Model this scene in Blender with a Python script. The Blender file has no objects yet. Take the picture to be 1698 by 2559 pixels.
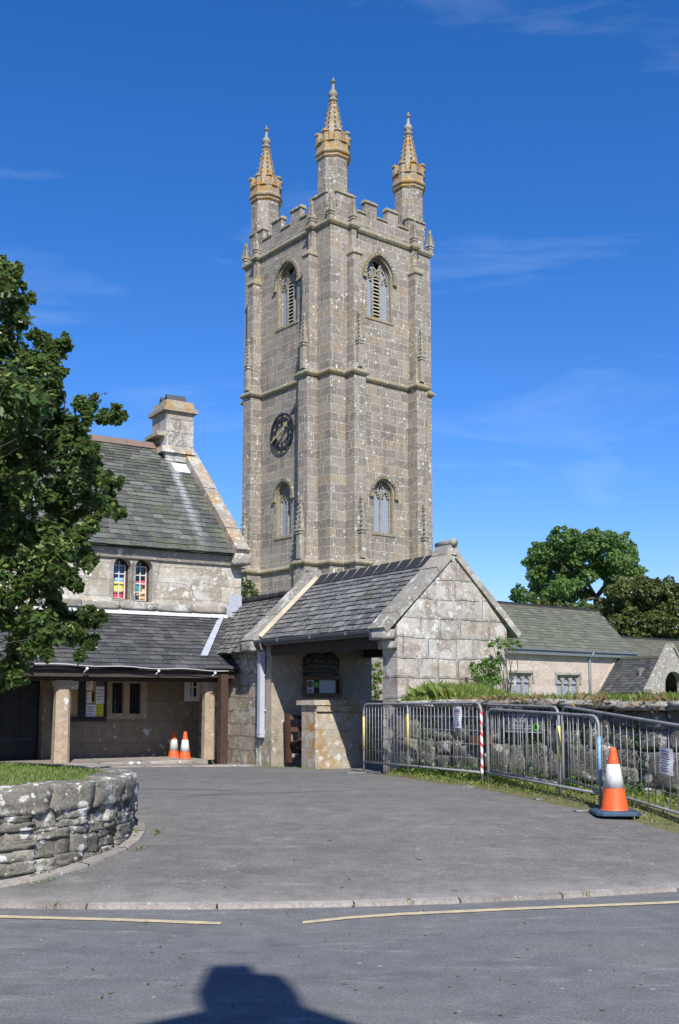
import bpy, math, random
import numpy as np
from mathutils import Vector, Matrix, noise
from mathutils.geometry import tessellate_polygon

SC = bpy.context.scene
COL = SC.collection
R = math.radians
# ------------------------------------------------------------------ camera
FPX, CX, CY = 2680.0, 849.0, 1450.0          # calibration of the photograph (1698 x 2559)
TH = math.atan(300 / FPX)
EZ = 1.6
cam = bpy.data.cameras.new("camera")
cam.sensor_fit = 'VERTICAL'
cam.sensor_height = 36.0
cam.lens = FPX / 2559 * 36.0
cam.shift_y = (CY - 1279.5) / 2559
cam.clip_start = 0.05
cam.clip_end = 3000
camo = bpy.data.objects.new("camera", cam)
COL.objects.link(camo)
camo.location = (0, 0, EZ)
camo.rotation_euler = (math.pi / 2 + TH, 0, 0)
SC.camera = camo

# ------------------------------------------------------------------ light
SUN_E, SUN_A = R(42), R(10)                  # elevation; travels away and to the left of the view
LDIR = Vector((-math.sin(SUN_A) * math.cos(SUN_E), math.cos(SUN_A) * math.cos(SUN_E), -math.sin(SUN_E)))
sl = bpy.data.lights.new("sun", 'SUN')
sl.energy = 5.0
sl.angle = R(0.53)
sl.color = (1.0, 0.955, 0.88)
so = bpy.data.objects.new("sun", sl)
COL.objects.link(so)
so.location = (6, -20, 30)
so.rotation_euler = LDIR.to_track_quat('-Z', 'Y').to_euler()

W = bpy.data.worlds.new("World")
SC.world = W
W.use_nodes = True
wn, wl = W.node_tree.nodes, W.node_tree.links
wn.clear()
sky = wn.new('ShaderNodeTexSky')
sky.sky_type = 'NISHITA'
sky.sun_disc = False
sky.sun_elevation = SUN_E
sky.sun_rotation = math.pi - SUN_A
sky.altitude = 300
sky.air_density = 1.0
sky.dust_density = 0.3
sky.ozone_density = 6.0
hs = wn.new('ShaderNodeHueSaturation')
hs.inputs['Saturation'].default_value = 1.25
hs.inputs['Value'].default_value = 1.0
wl.new(sky.outputs[0], hs.inputs['Color'])
# thin cirrus wisps
tc = wn.new('ShaderNodeTexCoord')
mp = wn.new('ShaderNodeMapping')
mp.inputs['Scale'].default_value = (2.2, 2.2, 9.0)
mp.inputs['Rotation'].default_value = (0.0, 0.28, 0.5)
wl.new(tc.outputs['Generated'], mp.inputs[0])
cn = wn.new('ShaderNodeTexNoise')
cn.inputs['Scale'].default_value = 2.1
cn.inputs['Detail'].default_value = 7
cn.inputs['Roughness'].default_value = 0.55
cn.inputs['Distortion'].default_value = 0.6
wl.new(mp.outputs[0], cn.inputs['Vector'])
cr = wn.new('ShaderNodeMapRange')
cr.inputs['From Min'].default_value = 0.56
cr.inputs['From Max'].default_value = 0.85
cr.inputs['To Max'].default_value = 0.16
wl.new(cn.outputs['Fac'], cr.inputs['Value'])
mx = wn.new('ShaderNodeMix')
mx.data_type = 'RGBA'
mx.inputs['B'].default_value = (6.0, 7.2, 8.6, 1)
wl.new(cr.outputs[0], mx.inputs['Factor'])
tn = wn.new('ShaderNodeMix')
tn.data_type = 'RGBA'
tn.blend_type = 'MULTIPLY'
tn.inputs['Factor'].default_value = 1.0
tn.inputs['B'].default_value = (1.10, 0.94, 1.12, 1)
wl.new(hs.outputs[0], tn.inputs['A'])
wl.new(tn.outputs['Result'], mx.inputs['A'])
bg = wn.new('ShaderNodeBackground')
bg.inputs['Strength'].default_value = 0.115
wl.new(mx.outputs['Result'], bg.inputs['Color'])
wo = wn.new('ShaderNodeOutputWorld')
wl.new(bg.outputs[0], wo.inputs['Surface'])

SC.view_settings.view_transform = 'Standard'
SC.view_settings.look = 'None'
SC.view_settings.gamma = 1
SC.view_settings.exposure = 0.4
SC.cycles.use_denoising = True
SC.cycles.max_bounces = 6

rng = random.Random(7)
nrng = np.random.default_rng(11)


# ------------------------------------------------------------------ calibration helpers
def ray(u, v):
    x = (u - CX) / FPX
    y = (CY - v) / FPX
    c, s = math.cos(TH), math.sin(TH)
    return Vector((x, c - y * s, s + y * c))


def at(u, v, Y):
    d = ray(u, v)
    t = Y / d.y
    return Vector((d.x * t, Y, EZ + d.z * t))


def gp(u, v, z):
    d = ray(u, v)
    t = (z - EZ) / d.z
    return Vector((d.x * t, d.y * t, z))


class Frame:
    """A plan frame: origin, heading of local x, base height. Local heights are world heights."""
    def __init__(s, ox, oy, ang, z0=0.0):
        s.o = Vector((ox, oy))
        s.a = R(ang)
        s.z0 = z0
        s.ex = Vector((math.cos(s.a), math.sin(s.a)))
        s.ey = Vector((-math.sin(s.a), math.cos(s.a)))

    def loc(s, u, v, y=0.0):
        d = ray(u, v)
        t = (s.o.dot(s.ey) + y) / (d.x * s.ey.x + d.y * s.ey.y)
        p = Vector((d.x * t, d.y * t)) - s.o
        return p.dot(s.ex), EZ + d.z * t

    def locx(s, u, v, x=0.0):
        d = ray(u, v)
        t = (s.o.dot(s.ex) + x) / (d.x * s.ex.x + d.y * s.ex.y)
        p = Vector((d.x * t, d.y * t)) - s.o
        return p.dot(s.ey), EZ + d.z * t

    def w(s, x, y, z):
        p = s.o + s.ex * x + s.ey * y
        return Vector((p.x, p.y, z))

    def l(s, p):
        q = Vector((p[0], p[1])) - s.o
        return Vector((q.dot(s.ex), q.dot(s.ey), p[2]))


WORLD = Frame(0, 0, 0)


# ------------------------------------------------------------------ mesh builder
class MB:
    def __init__(s):
        s.v, s.f, s.r, s.sm = [], [], [], []
        s.rnd = 0.5
        s.smooth = False

    def add(s, verts, faces, rnd=None, smooth=None):
        o = len(s.v)
        s.v.extend([tuple(p) for p in verts])
        for f in faces:
            s.f.append([i + o for i in f])
            s.r.append(s.rnd if rnd is None else rnd)
            s.sm.append(s.smooth if smooth is None else smooth)

    def hexa(s, p, rnd=None):          # 4 bottom, 4 top points, same winding
        s.add(p, [(3, 2, 1, 0), (4, 5, 6, 7), (0, 1, 5, 4), (1, 2, 6, 5), (2, 3, 7, 6), (3, 0, 4, 7)], rnd)

    def box(s, x0, x1, y0, y1, z0, z1, rnd=None):
        s.hexa([(x0, y0, z0), (x1, y0, z0), (x1, y1, z0), (x0, y1, z0), (x0, y0, z1), (x1, y0, z1), (x1, y1, z1), (x0, y1, z1)], rnd)

    def frustum(s, b, zb, t, zt, rnd=None):     # b, t = (x0, x1, y0, y1)
        s.hexa([(b[0], b[2], zb), (b[1], b[2], zb), (b[1], b[3], zb), (b[0], b[3], zb),
                (t[0], t[2], zt), (t[1], t[2], zt), (t[1], t[3], zt), (t[0], t[3], zt)], rnd)

    def prism(s, poly, vec, rnd=None):
        n = len(poly)
        vec = Vector(vec)
        a = [Vector(p) for p in poly]
        b = [p + vec for p in a]
        s.add(a + b, [tuple(range(n - 1, -1, -1)), tuple(range(n, 2 * n))] + [(i, (i + 1) % n, n + (i + 1) % n, n + i) for i in range(n)], rnd)

    def tube(s, path, r, n=8, smooth=True, closed=False, rnd=None):
        path = [Vector(p) for p in path]
        rr = r if isinstance(r, (list, tuple)) else [r] * len(path)
        rings = []
        m = len(path)
        prev = None
        for i, p in enumerate(path):
            if closed:
                d = path[(i + 1) % m] - path[i - 1]
            else:
                d = path[min(i + 1, m - 1)] - path[max(i - 1, 0)]
            d.normalize()
            up = Vector((0, 0, 1)) if abs(d.z) < 0.95 else Vector((0, 1, 0))
            if prev is not None and not closed:
                up = prev
            a = up - d * up.dot(d)
            if a.length < 1e-4:
                a = Vector((1, 0, 0)) - d * d.x
            a.normalize()
            prev = a
            b = d.cross(a)
            rings.append([p + (a * math.cos(2 * math.pi * k / n) + b * math.sin(2 * math.pi * k / n)) * rr[i] for k in range(n)])
        vs = [q for g in rings for q in g]
        fs = []
        for i in range(m if closed else m - 1):
            j = (i + 1) % m
            for k in range(n):
                fs.append((i * n + k, i * n + (k + 1) % n, j * n + (k + 1) % n, j * n + k))
        if not closed:
            fs.append(tuple(range(n - 1, -1, -1)))
            fs.append(tuple((m - 1) * n + k for k in range(n)))
        s.add(vs, fs, rnd, smooth)

    def lathe(s, c, prof, n=8, ph=0.0, smooth=False, rnd=None, sq=None):
        vs, fs = [], []
        for r, z in prof:
            for k in range(n):
                t = ph + 2 * math.pi * k / n
                vs.append((c[0] + r * math.cos(t), c[1] + r * math.sin(t), z))
        m = len(prof)
        for i in range(m - 1):
            for k in range(n):
                fs.append((i * n + k, i * n + (k + 1) % n, (i + 1) * n + (k + 1) % n, (i + 1) * n + k))
        fs.append(tuple(range(n - 1, -1, -1)))
        fs.append(tuple((m - 1) * n + k for k in range(n)))
        s.add(vs, fs, rnd, smooth)

    def panel(s, outer, holes, fn, depth=0.0, rnd=None):
        polys = [[Vector((a, b, 0)) for a, b in P] for P in [outer] + holes]
        flat = [q for P in polys for q in P]
        s.add([fn(q.x, q.y, 0.0) for q in flat], [tuple(t) for t in tessellate_polygon(polys)], rnd)
        if depth:
            for h in holes:
                n = len(h)
                vs = [fn(a, b, 0.0) for a, b in h] + [fn(a, b, depth) for a, b in h]
                s.add(vs, [(i, (i + 1) % n, n + (i + 1) % n, n + i) for i in range(n)], rnd)

    def rock(s, c, sx, sy, sz, ex=(1, 0), amp=0.08, rd=0.3, n=4, seed=None, flat=None):
        """A rounded, uneven block: half sizes sx along ex, sy across, sz up."""
        sd = rng.uniform(0, 500) if seed is None else seed
        ex = Vector((ex[0], ex[1], 0)).normalized()
        ey = Vector((-ex.y, ex.x, 0))
        vid, vs, fs = {}, [], []

        def vert(p):
            k = tuple(round(q, 4) for q in p)
            if k in vid:
                return vid[k]
            P = Vector(p)
            q = P * (1 - rd) + P.normalized() * 1.12 * rd
            nz = noise.noise_vector(Vector((q.x * 1.1 * max(1, sx / sz) * .8 + sd, q.y * 1.3 + sd * .7, q.z * 1.3))) * amp * 2.0
            nz += noise.noise_vector(Vector((q.x * 3.1 + sd, q.y * 3.3, q.z * 3.2 + sd))) * amp * 0.8
            q = q + nz
            w = ex * (q.x * sx) + ey * (q.y * sy) + Vector((0, 0, q.z * sz))
            vid[k] = len(vs)
            vs.append(Vector(c) + w)
            return vid[k]
        for ax in range(3):
            for sg in (-1, 1):
                for i in range(n):
                    for j in range(n):
                        q = []
                        for di, dj in ((0, 0), (1, 0), (1, 1), (0, 1)):
                            p = [0, 0, 0]
                            p[ax] = sg
                            p[(ax + 1) % 3] = -1 + 2 * (i + di) / n
                            p[(ax + 2) % 3] = -1 + 2 * (j + dj) / n
                            q.append(vert(p))
                        fs.append(tuple(q if sg > 0 else q[::-1]))
        s.add(vs, fs, rng.random(), True)

    def build(s, name, mat, parent=None, fr=None, origin=None):
        """Link as one mesh object. Vertices are in frame coordinates; parent empties carry the frame."""
        me = bpy.data.meshes.new(name)
        vs = np.array(s.v, dtype=float).reshape(-1, 3)
        o = bpy.data.objects.new(name, me)
        if parent is not None:
            base = Vector(parent.get('_b', (0, 0, 0)))
            vs = vs - np.array(base)
            o.parent = parent
            o['_b'] = tuple(base)
        else:
            if origin is None:
                mn, mxx = vs.min(0), vs.max(0)
                origin = ((mn[0] + mxx[0]) / 2, (mn[1] + mxx[1]) / 2, mn[2])
            vs = vs - np.array(origin)
            if fr is None:
                o.location = origin
            else:
                o.location = fr.w(*origin)
                o.rotation_euler = (0, 0, fr.a)
        me.from_pydata([tuple(p) for p in vs], [], s.f)
        me.polygons.foreach_set('use_smooth', s.sm)
        a = me.attributes.new('rnd', 'FLOAT', 'FACE')
        a.data.foreach_set('value', s.r)
        uvl = me.uv_layers.new(name='UVMap')
        nv = np.empty(len(me.polygons) * 3)
        me.polygons.foreach_get('normal', nv)
        nv = nv.reshape(-1, 3)
        uv = np.empty((len(me.loops), 2))
        li = np.empty(len(me.loops), dtype=np.int64)
        me.loops.foreach_get('vertex_index', li)
        tot = np.empty(len(me.polygons), dtype=np.int64)
        me.polygons.foreach_get('loop_total', tot)
        pn = np.repeat(nv, tot, axis=0)
        co = vs[li]
        flat = np.abs(pn[:, 2]) > 0.985
        t = np.stack([-pn[:, 1], pn[:, 0], np.zeros(len(pn))], 1)
        ln = np.linalg.norm(t, axis=1)
        ln[ln < 1e-6] = 1
        t = t / ln[:, None]
        b = np.cross(pn, t)
        uv[:, 0] = np.where(flat, co[:, 0], (co * t).sum(1))
        uv[:, 1] = np.where(flat, co[:, 1], (co * b).sum(1))
        uvl.data.foreach_set('uv', uv.ravel())
        if mat is not None:
            me.materials.append(mat)
        COL.objects.link(o)
        return o


def tag(o, label=None, cat=None, group=None, kind=None):
    if label:
        o['label'] = label
    if cat:
        o['category'] = cat
    if group:
        o['group'] = group
    if kind:
        o['kind'] = kind
    return o


def thing(name, label, cat, fr=WORLD, base=(0, 0, 0), group=None):
    o = bpy.data.objects.new(name, None)
    o.empty_display_size = 0.2
    COL.objects.link(o)
    o.location = fr.w(*base)
    o.rotation_euler = (0, 0, fr.a)
    o['_b'] = tuple(base)
    return tag(o, label, cat, group)


def copy_tree(o, parent=None):
    c = o.copy()
    COL.objects.link(c)
    if parent is not None:
        c.parent = parent
    for ch in [q for q in bpy.data.objects if q.parent == o]:
        copy_tree(ch, c)
    return c


# ------------------------------------------------------------------ materials
class NT:
    def __init__(s, name):
        s.m = bpy.data.materials.new(name)
        s.m.use_nodes = True
        s.t = s.m.node_tree
        s.t.nodes.clear()

    def n(s, typ, **kw):
        q = s.t.nodes.new(typ)
        for k, v in kw.items():
            setattr(q, k, v)
        return q

    def set(s, sock, val):
        if isinstance(val, bpy.types.NodeSocket):
            s.t.links.new(val, sock)
        elif isinstance(val, (tuple, list)) and len(val) == 3 and sock.type == 'RGBA':
            sock.default_value = (*val, 1)
        else:
            sock.default_value = val

    def obj(s):
        return s.n('ShaderNodeTexCoord').outputs['Object']

    def uv(s):
        return s.n('ShaderNodeUVMap', uv_map='UVMap').outputs[0]

    def attr(s, name='rnd'):
        return s.n('ShaderNodeAttribute', attribute_name=name, attribute_type='GEOMETRY').outputs['Fac']

    def noise(s, vec, scale, detail=4, rough=0.6, dist=0.0, col=False):
        q = s.n('ShaderNodeTexNoise')
        s.set(q.inputs['Vector'], vec)
        q.inputs['Scale'].default_value = scale
        q.inputs['Detail'].default_value = detail
        q.inputs['Roughness'].default_value = rough
        q.inputs['Distortion'].default_value = dist
        return q.outputs['Color' if col else 'Fac']

    def voro(s, vec, scale, out='Distance', feature='F1'):
        q = s.n('ShaderNodeTexVoronoi', feature=feature)
        s.set(q.inputs['Vector'], vec)
        q.inputs['Scale'].default_value = scale
        return q.outputs[out]

    def math(s, op, a, b=0.0, clamp=False):
        q = s.n('ShaderNodeMath', operation=op, use_clamp=clamp)
        s.set(q.inputs[0], a)
        s.set(q.inputs[1], b)
        return q.outputs[0]

    def rng(s, v, a, b, c=0.0, d=1.0):
        q = s.n('ShaderNodeMapRange')
        s.set(q.inputs['Value'], v)
        q.inputs['From Min'].default_value = a
        q.inputs['From Max'].default_value = b
        q.inputs['To Min'].default_value = c
        q.inputs['To Max'].default_value = d
        return q.outputs[0]

    def mix(s, f, a, b, mode='MIX'):
        q = s.n('ShaderNodeMix', data_type='RGBA', blend_type=mode)
        s.set(q.inputs['Factor'], f)
        s.set(q.inputs['A'], a)
        s.set(q.inputs['B'], b)
        return q.outputs['Result']

    def ramp(s, f, stops):
        q = s.n('ShaderNodeValToRGB')
        s.set(q.inputs[0], f)
        el = q.color_ramp.elements
        while len(el) < len(stops):
            el.new(0.5)
        for e, (p, c) in zip(el, stops):
            e.position = p
            e.color = (*c, 1)
        return q.outputs[0]

    def grey(s, f):
        q = s.n('ShaderNodeCombineColor')
        for i in range(3):
            s.set(q.inputs[i], f)
        return q.outputs[0]

    def vmap(s, vec, scale=(1, 1, 1), loc=(0, 0, 0)):
        q = s.n('ShaderNodeMapping')
        s.set(q.inputs[0], vec)
        q.inputs['Scale'].default_value = scale
        q.inputs['Location'].default_value = loc
        return q.outputs[0]

    def bump(s, h, strength=0.5, dist=0.02, nrm=None):
        q = s.n('ShaderNodeBump')
        q.inputs['Strength'].default_value = strength
        q.inputs['Distance'].default_value = dist
        s.set(q.inputs['Height'], h)
        if nrm is not None:
            s.set(q.inputs['Normal'], nrm)
        return q.outputs[0]

    def out(s, color, rough=0.85, metal=0.0, nrm=None, spec=0.3, **kw):
        b = s.n('ShaderNodeBsdfPrincipled')
        s.set(b.inputs['Base Color'], color)
        s.set(b.inputs['Roughness'], rough)
        b.inputs['Metallic'].default_value = metal
        b.inputs['Specular IOR Level'].default_value = spec
        if nrm is not None:
            s.set(b.inputs['Normal'], nrm)
        for k, v in kw.items():
            s.set(b.inputs[k], v)
        o = s.n('ShaderNodeOutputMaterial')
        s.t.links.new(b.outputs[0], o.inputs[0])
        return s.m


def stone(name, c1, c2, mortar=None, bw=.85, bh=.5, ms=.013, lich=.5, orange=0.0, moss=0.0, dark=.5, bump=.5, warp=.03, grain=.25, streak=0.0, msm=.25, tint=None):
    t = NT(name)
    ob = t.obj()
    fine = t.noise(ob, 38, 3, .7)
    med = t.noise(ob, 5.5, 5, .65)
    big = t.noise(ob, 0.55, 5, .6)
    h = t.math('MULTIPLY', fine, .25)
    if mortar is not None:
        uv = t.uv()
        wv = t.n('ShaderNodeVectorMath', operation='SCALE')
        sub = t.n('ShaderNodeVectorMath', operation='SUBTRACT')
        t.set(sub.inputs[0], t.noise(uv, 1.6, 2, .5, col=True))
        sub.inputs[1].default_value = (.5, .5, .5)
        t.set(wv.inputs[0], sub.outputs[0])
        wv.inputs['Scale'].default_value = warp * 2
        add = t.n('ShaderNodeVectorMath', operation='ADD')
        t.set(add.inputs[0], uv)
        t.set(add.inputs[1], wv.outputs[0])
        sx = t.n('ShaderNodeSeparateXYZ')
        t.set(sx.inputs[0], add.outputs[0])
        row = t.math('FLOOR', t.math('DIVIDE', sx.outputs[1], bh))
        wn_ = t.n('ShaderNodeTexWhiteNoise', noise_dimensions='1D')
        t.set(wn_.inputs['W'], row)
        # rows start at uneven places, blocks vary in length
        x = t.math('ADD', sx.outputs[0], t.math('MULTIPLY', wn_.outputs['Value'], bw * 3))
        x = t.math('ADD', x, t.math('MULTIPLY', t.math('SINE', t.math('MULTIPLY', x, 2.3 / bw)), bw * .17))
        cb = t.n('ShaderNodeCombineXYZ')
        t.set(cb.inputs[0], x)
        t.set(cb.inputs[1], sx.outputs[1])
        br = t.n('ShaderNodeTexBrick', offset=.5, offset_frequency=2, squash=1.0)
        t.set(br.inputs['Vector'], cb.outputs[0])
        t.set(br.inputs['Color1'], (0, 0, 0))
        t.set(br.inputs['Color2'], (1, 1, 1))
        t.set(br.inputs['Mortar'], (.5, .5, .5))
        for k, v in (('Scale', 1), ('Mortar Size', ms), ('Mortar Smooth', msm), ('Bias', 0), ('Brick Width', bw), ('Row Height', bh)):
            br.inputs[k].default_value = v
        f = t.n('ShaderNodeSeparateColor')
        t.set(f.inputs[0], br.outputs['Color'])
        col = t.mix(f.outputs[0], c1, c2)
        if tint is not None:
            col = t.mix(t.rng(f.outputs[0], .8, .86), col, tint)
        mort = br.outputs['Fac']
    else:
        col = t.mix(t.attr(), c1, c2)
        mort = None
    # weather: darker and paler areas, grains of the granite
    col = t.mix(t.rng(big, .35, .7, 0, dark), col, (.55, .53, .5), 'MULTIPLY')
    g = t.rng(fine, .3, .7, 1 - grain, 1 + grain)
    g2 = t.rng(med, .3, .75, .78, 1.18)
    col = t.mix(1.0, col, t.grey(t.math('MULTIPLY', g, g2)), 'MULTIPLY')
    if mort is not None:
        mm = t.math('MULTIPLY', mort, t.rng(med, .3, .6, .35, 1.0))
        col = t.mix(mm, col, mortar)
        h = t.math('SUBTRACT', h, t.math('MULTIPLY', mort, 1.0))
    if streak:
        st_ = t.noise(t.vmap(ob, (1.6, 1.6, .09)), 1.3, 5, .65)
        col = t.mix(t.rng(st_, .5, .72, 0, streak), col, (.5, .49, .46), 'MULTIPLY')
        so_ = t.noise(t.vmap(ob, (2.4, 2.4, .10), (7, 3, 1)), 1.0, 6, .7)
        col = t.mix(t.math('MULTIPLY', t.rng(so_, .70, .76, 0, .8), t.rng(fine, .3, .6, .4, 1)), col, (.36, .20, .04))
    if moss:
        col = t.mix(t.rng(t.noise(ob, 1.3, 5, .7), .62 - .2 * moss, .78), col, (.09, .10, .045))
    if lich:
        patch = t.noise(ob, 1.1, 4, .6)
        cell = t.voro(t.n('ShaderNodeVectorMath', operation='ADD').outputs[0], 1) if False else None
        vv = t.n('ShaderNodeVectorMath', operation='ADD')
        t.set(vv.inputs[0], ob)
        sc = t.n('ShaderNodeVectorMath', operation='SCALE')
        t.set(sc.inputs[0], t.noise(ob, 9, 3, .6, col=True))
        sc.inputs['Scale'].default_value = .16
        t.set(vv.inputs[1], sc.outputs[0])
        d = t.voro(vv.outputs[0], 5.5)
        cc = t.n('ShaderNodeSeparateColor')
        t.set(cc.inputs[0], t.voro(vv.outputs[0], 5.5, 'Color'))
        rad = t.math('MULTIPLY', t.rng(cc.outputs[0], 1 - .55 * lich - .1, 1.0, 0, .5), t.rng(patch, .38, .62, .25, 1.15))
        spot = t.rng(t.math('SUBTRACT', rad, d), -.02, .05)
        d2 = t.voro(vv.outputs[0], 16)
        c2_ = t.n('ShaderNodeSeparateColor')
        t.set(c2_.inputs[0], t.voro(vv.outputs[0], 16, 'Color'))
        spot2 = t.rng(t.math('SUBTRACT', t.math('MULTIPLY', t.rng(c2_.outputs[1], 1 - .5 * lich, 1, 0, .5), t.rng(patch, .3, .6, .4, 1.1)), d2), -.02, .06)
        bl = t.noise(ob, 2.6, 8, .78, .3)
        blot = t.rng(bl, .66 - .16 * lich, .72 - .13 * lich, 0, .8)
        spot2 = t.math('MAXIMUM', spot2, t.math('MULTIPLY', blot, t.rng(patch, .35, .6, .3, 1.0)))
        sp = t.math('MULTIPLY', t.math('MAXIMUM', spot, spot2), t.rng(fine, .25, .55, .45, .95))
        col = t.mix(sp, col, (.58, .58, .54))
    if orange:
        on = t.noise(ob, 2.1, 6, .75, .4)
        col = t.mix(t.math('MULTIPLY', t.rng(on, .66 - .25 * orange, .74 - .2 * orange), t.rng(fine, .3, .6, .5, 1)), col, t.mix(med, (.30, .13, .015), (.42, .26, .05)))
    nb = t.bump(h, bump, .03)
    nb = t.bump(t.noise(ob, 14, 5, .7), bump * .5, .02, nb)
    return t.out(col, .92, nrm=nb, spec=.2)


def slate(name, dark, light, moss=.3, white=.3, rough=.55, streak=False):
    t = NT(name)
    ob = t.obj()
    r = t.attr()
    r = t.math('POWER', r, 1.2)
    col = t.mix(r, dark, light)
    n1 = t.noise(ob, 2.2, 5, .65)
    n2 = t.noise(ob, 16, 5, .7)
    col = t.mix(1, col, t.grey(t.rng(n2, .3, .7, .7, 1.3)), 'MULTIPLY')
    if moss:
        col = t.mix(t.math('MULTIPLY', t.rng(n1, .62 - .25 * moss, .75), t.rng(n2, .35, .6, .2, .9)), col, (.13, .15, .07))
    if white:
        n3 = t.noise(t.vmap(t.uv(), (1.6, .55, 1)), 7, 6, .75, .3)
        col = t.mix(t.math('MULTIPLY', t.rng(n3, .66 - .13 * white, .74 - .12 * white, 0, .85), t.rng(n2, .3, .6, .4, 1)), col, (.37, .36, .325))
    if streak:                               # pale lime run-off below the chimney apron
        sx = t.n('ShaderNodeSeparateXYZ')
        t.set(sx.inputs[0], ob)
        c = t.math('ADD', t.math('MULTIPLY', t.math('SUBTRACT', 7.3, sx.outputs[2]), -.13), -.72)
        d = t.math('ABSOLUTE', t.math('SUBTRACT', t.math('ADD', sx.outputs[0], t.math('MULTIPLY', t.math('SUBTRACT', n1, .5), .25)), c))
        m = t.math('MULTIPLY', t.rng(d, .03, .16, 1, 0), t.rng(sx.outputs[2], 4.9, 6.6, .15, .85))
        col = t.mix(t.math('MULTIPLY', m, t.rng(n2, .35, .6, .35, 1)), col, (.42, .43, .44))
    return t.out(col, rough, nrm=t.bump(n2, .5, .012), spec=.25)


def plain(name, c, rough=.6, metal=0.0, var=.25, scale=6, c2=None, spec=.4, bump=0.0):
    t = NT(name)
    ob = t.obj()
    n1 = t.noise(ob, scale, 5, .65)
    col = t.mix(t.rng(n1, .35, .65), c, c2 if c2 else tuple(q * (1 - var) for q in c))
    n2 = t.noise(ob, scale * 9, 3, .6)
    col = t.mix(1, col, t.grey(t.rng(n2, .3, .7, 1 - var * .4, 1 + var * .4)), 'MULTIPLY')
    return t.out(col, t.rng(n1, .3, .7, rough * .85, min(1, rough * 1.15)), metal, spec=spec, nrm=t.bump(n2, bump, .01) if bump else None)


def asphalt(name, c, warm, specks=.5, wear=False):
    t = NT(name)
    ob = t.obj()
    big = t.noise(t.vmap(ob, (.35, .9, 1)), .9, 5, .6)
    med = t.noise(ob, 4, 6, .7)
    fine = t.noise(ob, 60, 5, .85)
    ag = t.voro(ob, 70)
    col = t.mix(t.rng(big, .35, .68), c, warm)
    col = t.mix(1, col, t.grey(t.rng(med, .25, .75, .78, 1.22)), 'MULTIPLY')
    col = t.mix(1, col, t.grey(t.rng(fine, .32, .68, .45, 1.55)), 'MULTIPLY')
    col = t.mix(t.rng(ag, .0, .25, .55, 0), col, tuple(q * 1.8 for q in c))
    # worn dark smears, pale scuffs and grit
    sm = t.noise(t.vmap(ob, (.5, 1.6, 1)), 1.5, 6, .75, .8)
    col = t.mix(t.rng(sm, .53, .67, 0, .5), col, tuple(q * .6 for q in c))
    sc = t.noise(t.vmap(ob, (.7, 2.0, 1), (3, 9, 0)), 2.4, 7, .8, .4)
    col = t.mix(t.math('MULTIPLY', t.rng(sc, .54, .68, 0, .6), t.rng(fine, .3, .6, .3, 1)), col, (.33, .315, .29))
    pit = t.voro(ob, 3.1)
    pc = t.n('ShaderNodeSeparateColor')
    t.set(pc.inputs[0], t.voro(ob, 3.1, 'Color'))
    col = t.mix(t.math('MULTIPLY', t.rng(t.math('SUBTRACT', t.rng(pc.outputs[1], .7, 1, 0, .11), pit), -.01, .02), .7), col, (.03, .03, .03))
    if wear:
        sx = t.n('ShaderNodeSeparateXYZ')
        t.set(sx.inputs[0], ob)
        q = t.math('ADD', sx.outputs[0], 1.5)
        kt = t.math('SUBTRACT', t.math('SUBTRACT', sx.outputs[1], 8.5), t.math('MULTIPLY', t.math('MULTIPLY', q, q), .042))
        kt = t.math('ADD', kt, t.math('MULTIPLY', t.math('SUBTRACT', sc, .5), .9))
        col = t.mix(t.math('MULTIPLY', t.rng(kt, .05, .55, .75, 0), t.rng(med, .3, .6, .3, 1)), col, (.30, .28, .255))
        for (x0, y0, x1, y1) in ((-2.9, 14.9, -1.25, 14.6), (-2.2, 13.6, .6, 14.9)):
            dx, dy = x1 - x0, y1 - y0
            ln = math.hypot(dx, dy)
            u = t.math('ADD', t.math('MULTIPLY', t.math('SUBTRACT', sx.outputs[0], x0), dx / ln), t.math('MULTIPLY', t.math('SUBTRACT', sx.outputs[1], y0), dy / ln))
            v = t.math('ABSOLUTE', t.math('ADD', t.math('ADD', t.math('MULTIPLY', t.math('SUBTRACT', sx.outputs[0], x0), -dy / ln), t.math('MULTIPLY', t.math('SUBTRACT', sx.outputs[1], y0), dx / ln)), t.math('MULTIPLY', t.math('SUBTRACT', big, .5), .5)))
            m = t.math('MULTIPLY', t.rng(v, .03, .14, 1, 0), t.math('MULTIPLY', t.rng(u, 0, .5), t.rng(u, ln - .6, ln, 1, 0)))
            col = t.mix(t.math('MULTIPLY', m, .45), col, (.045, .045, .045))
    cc = t.n('ShaderNodeSeparateColor')
    t.set(cc.inputs[0], t.voro(ob, 8, 'Color'))
    d = t.voro(ob, 8)
    grit = t.rng(t.math('SUBTRACT', t.math('MULTIPLY', t.rng(cc.outputs[0], 1 - .35 * specks, 1, 0, .13), 1.0), d), -.005, .01)
    col = t.mix(t.math('MULTIPLY', grit, .7), col, (.40, .38, .34))
    h = t.math('ADD', t.math('MULTIPLY', fine, .6), ag)
    return t.out(col, .88, nrm=t.bump(h, .45, .006), spec=.25)


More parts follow.
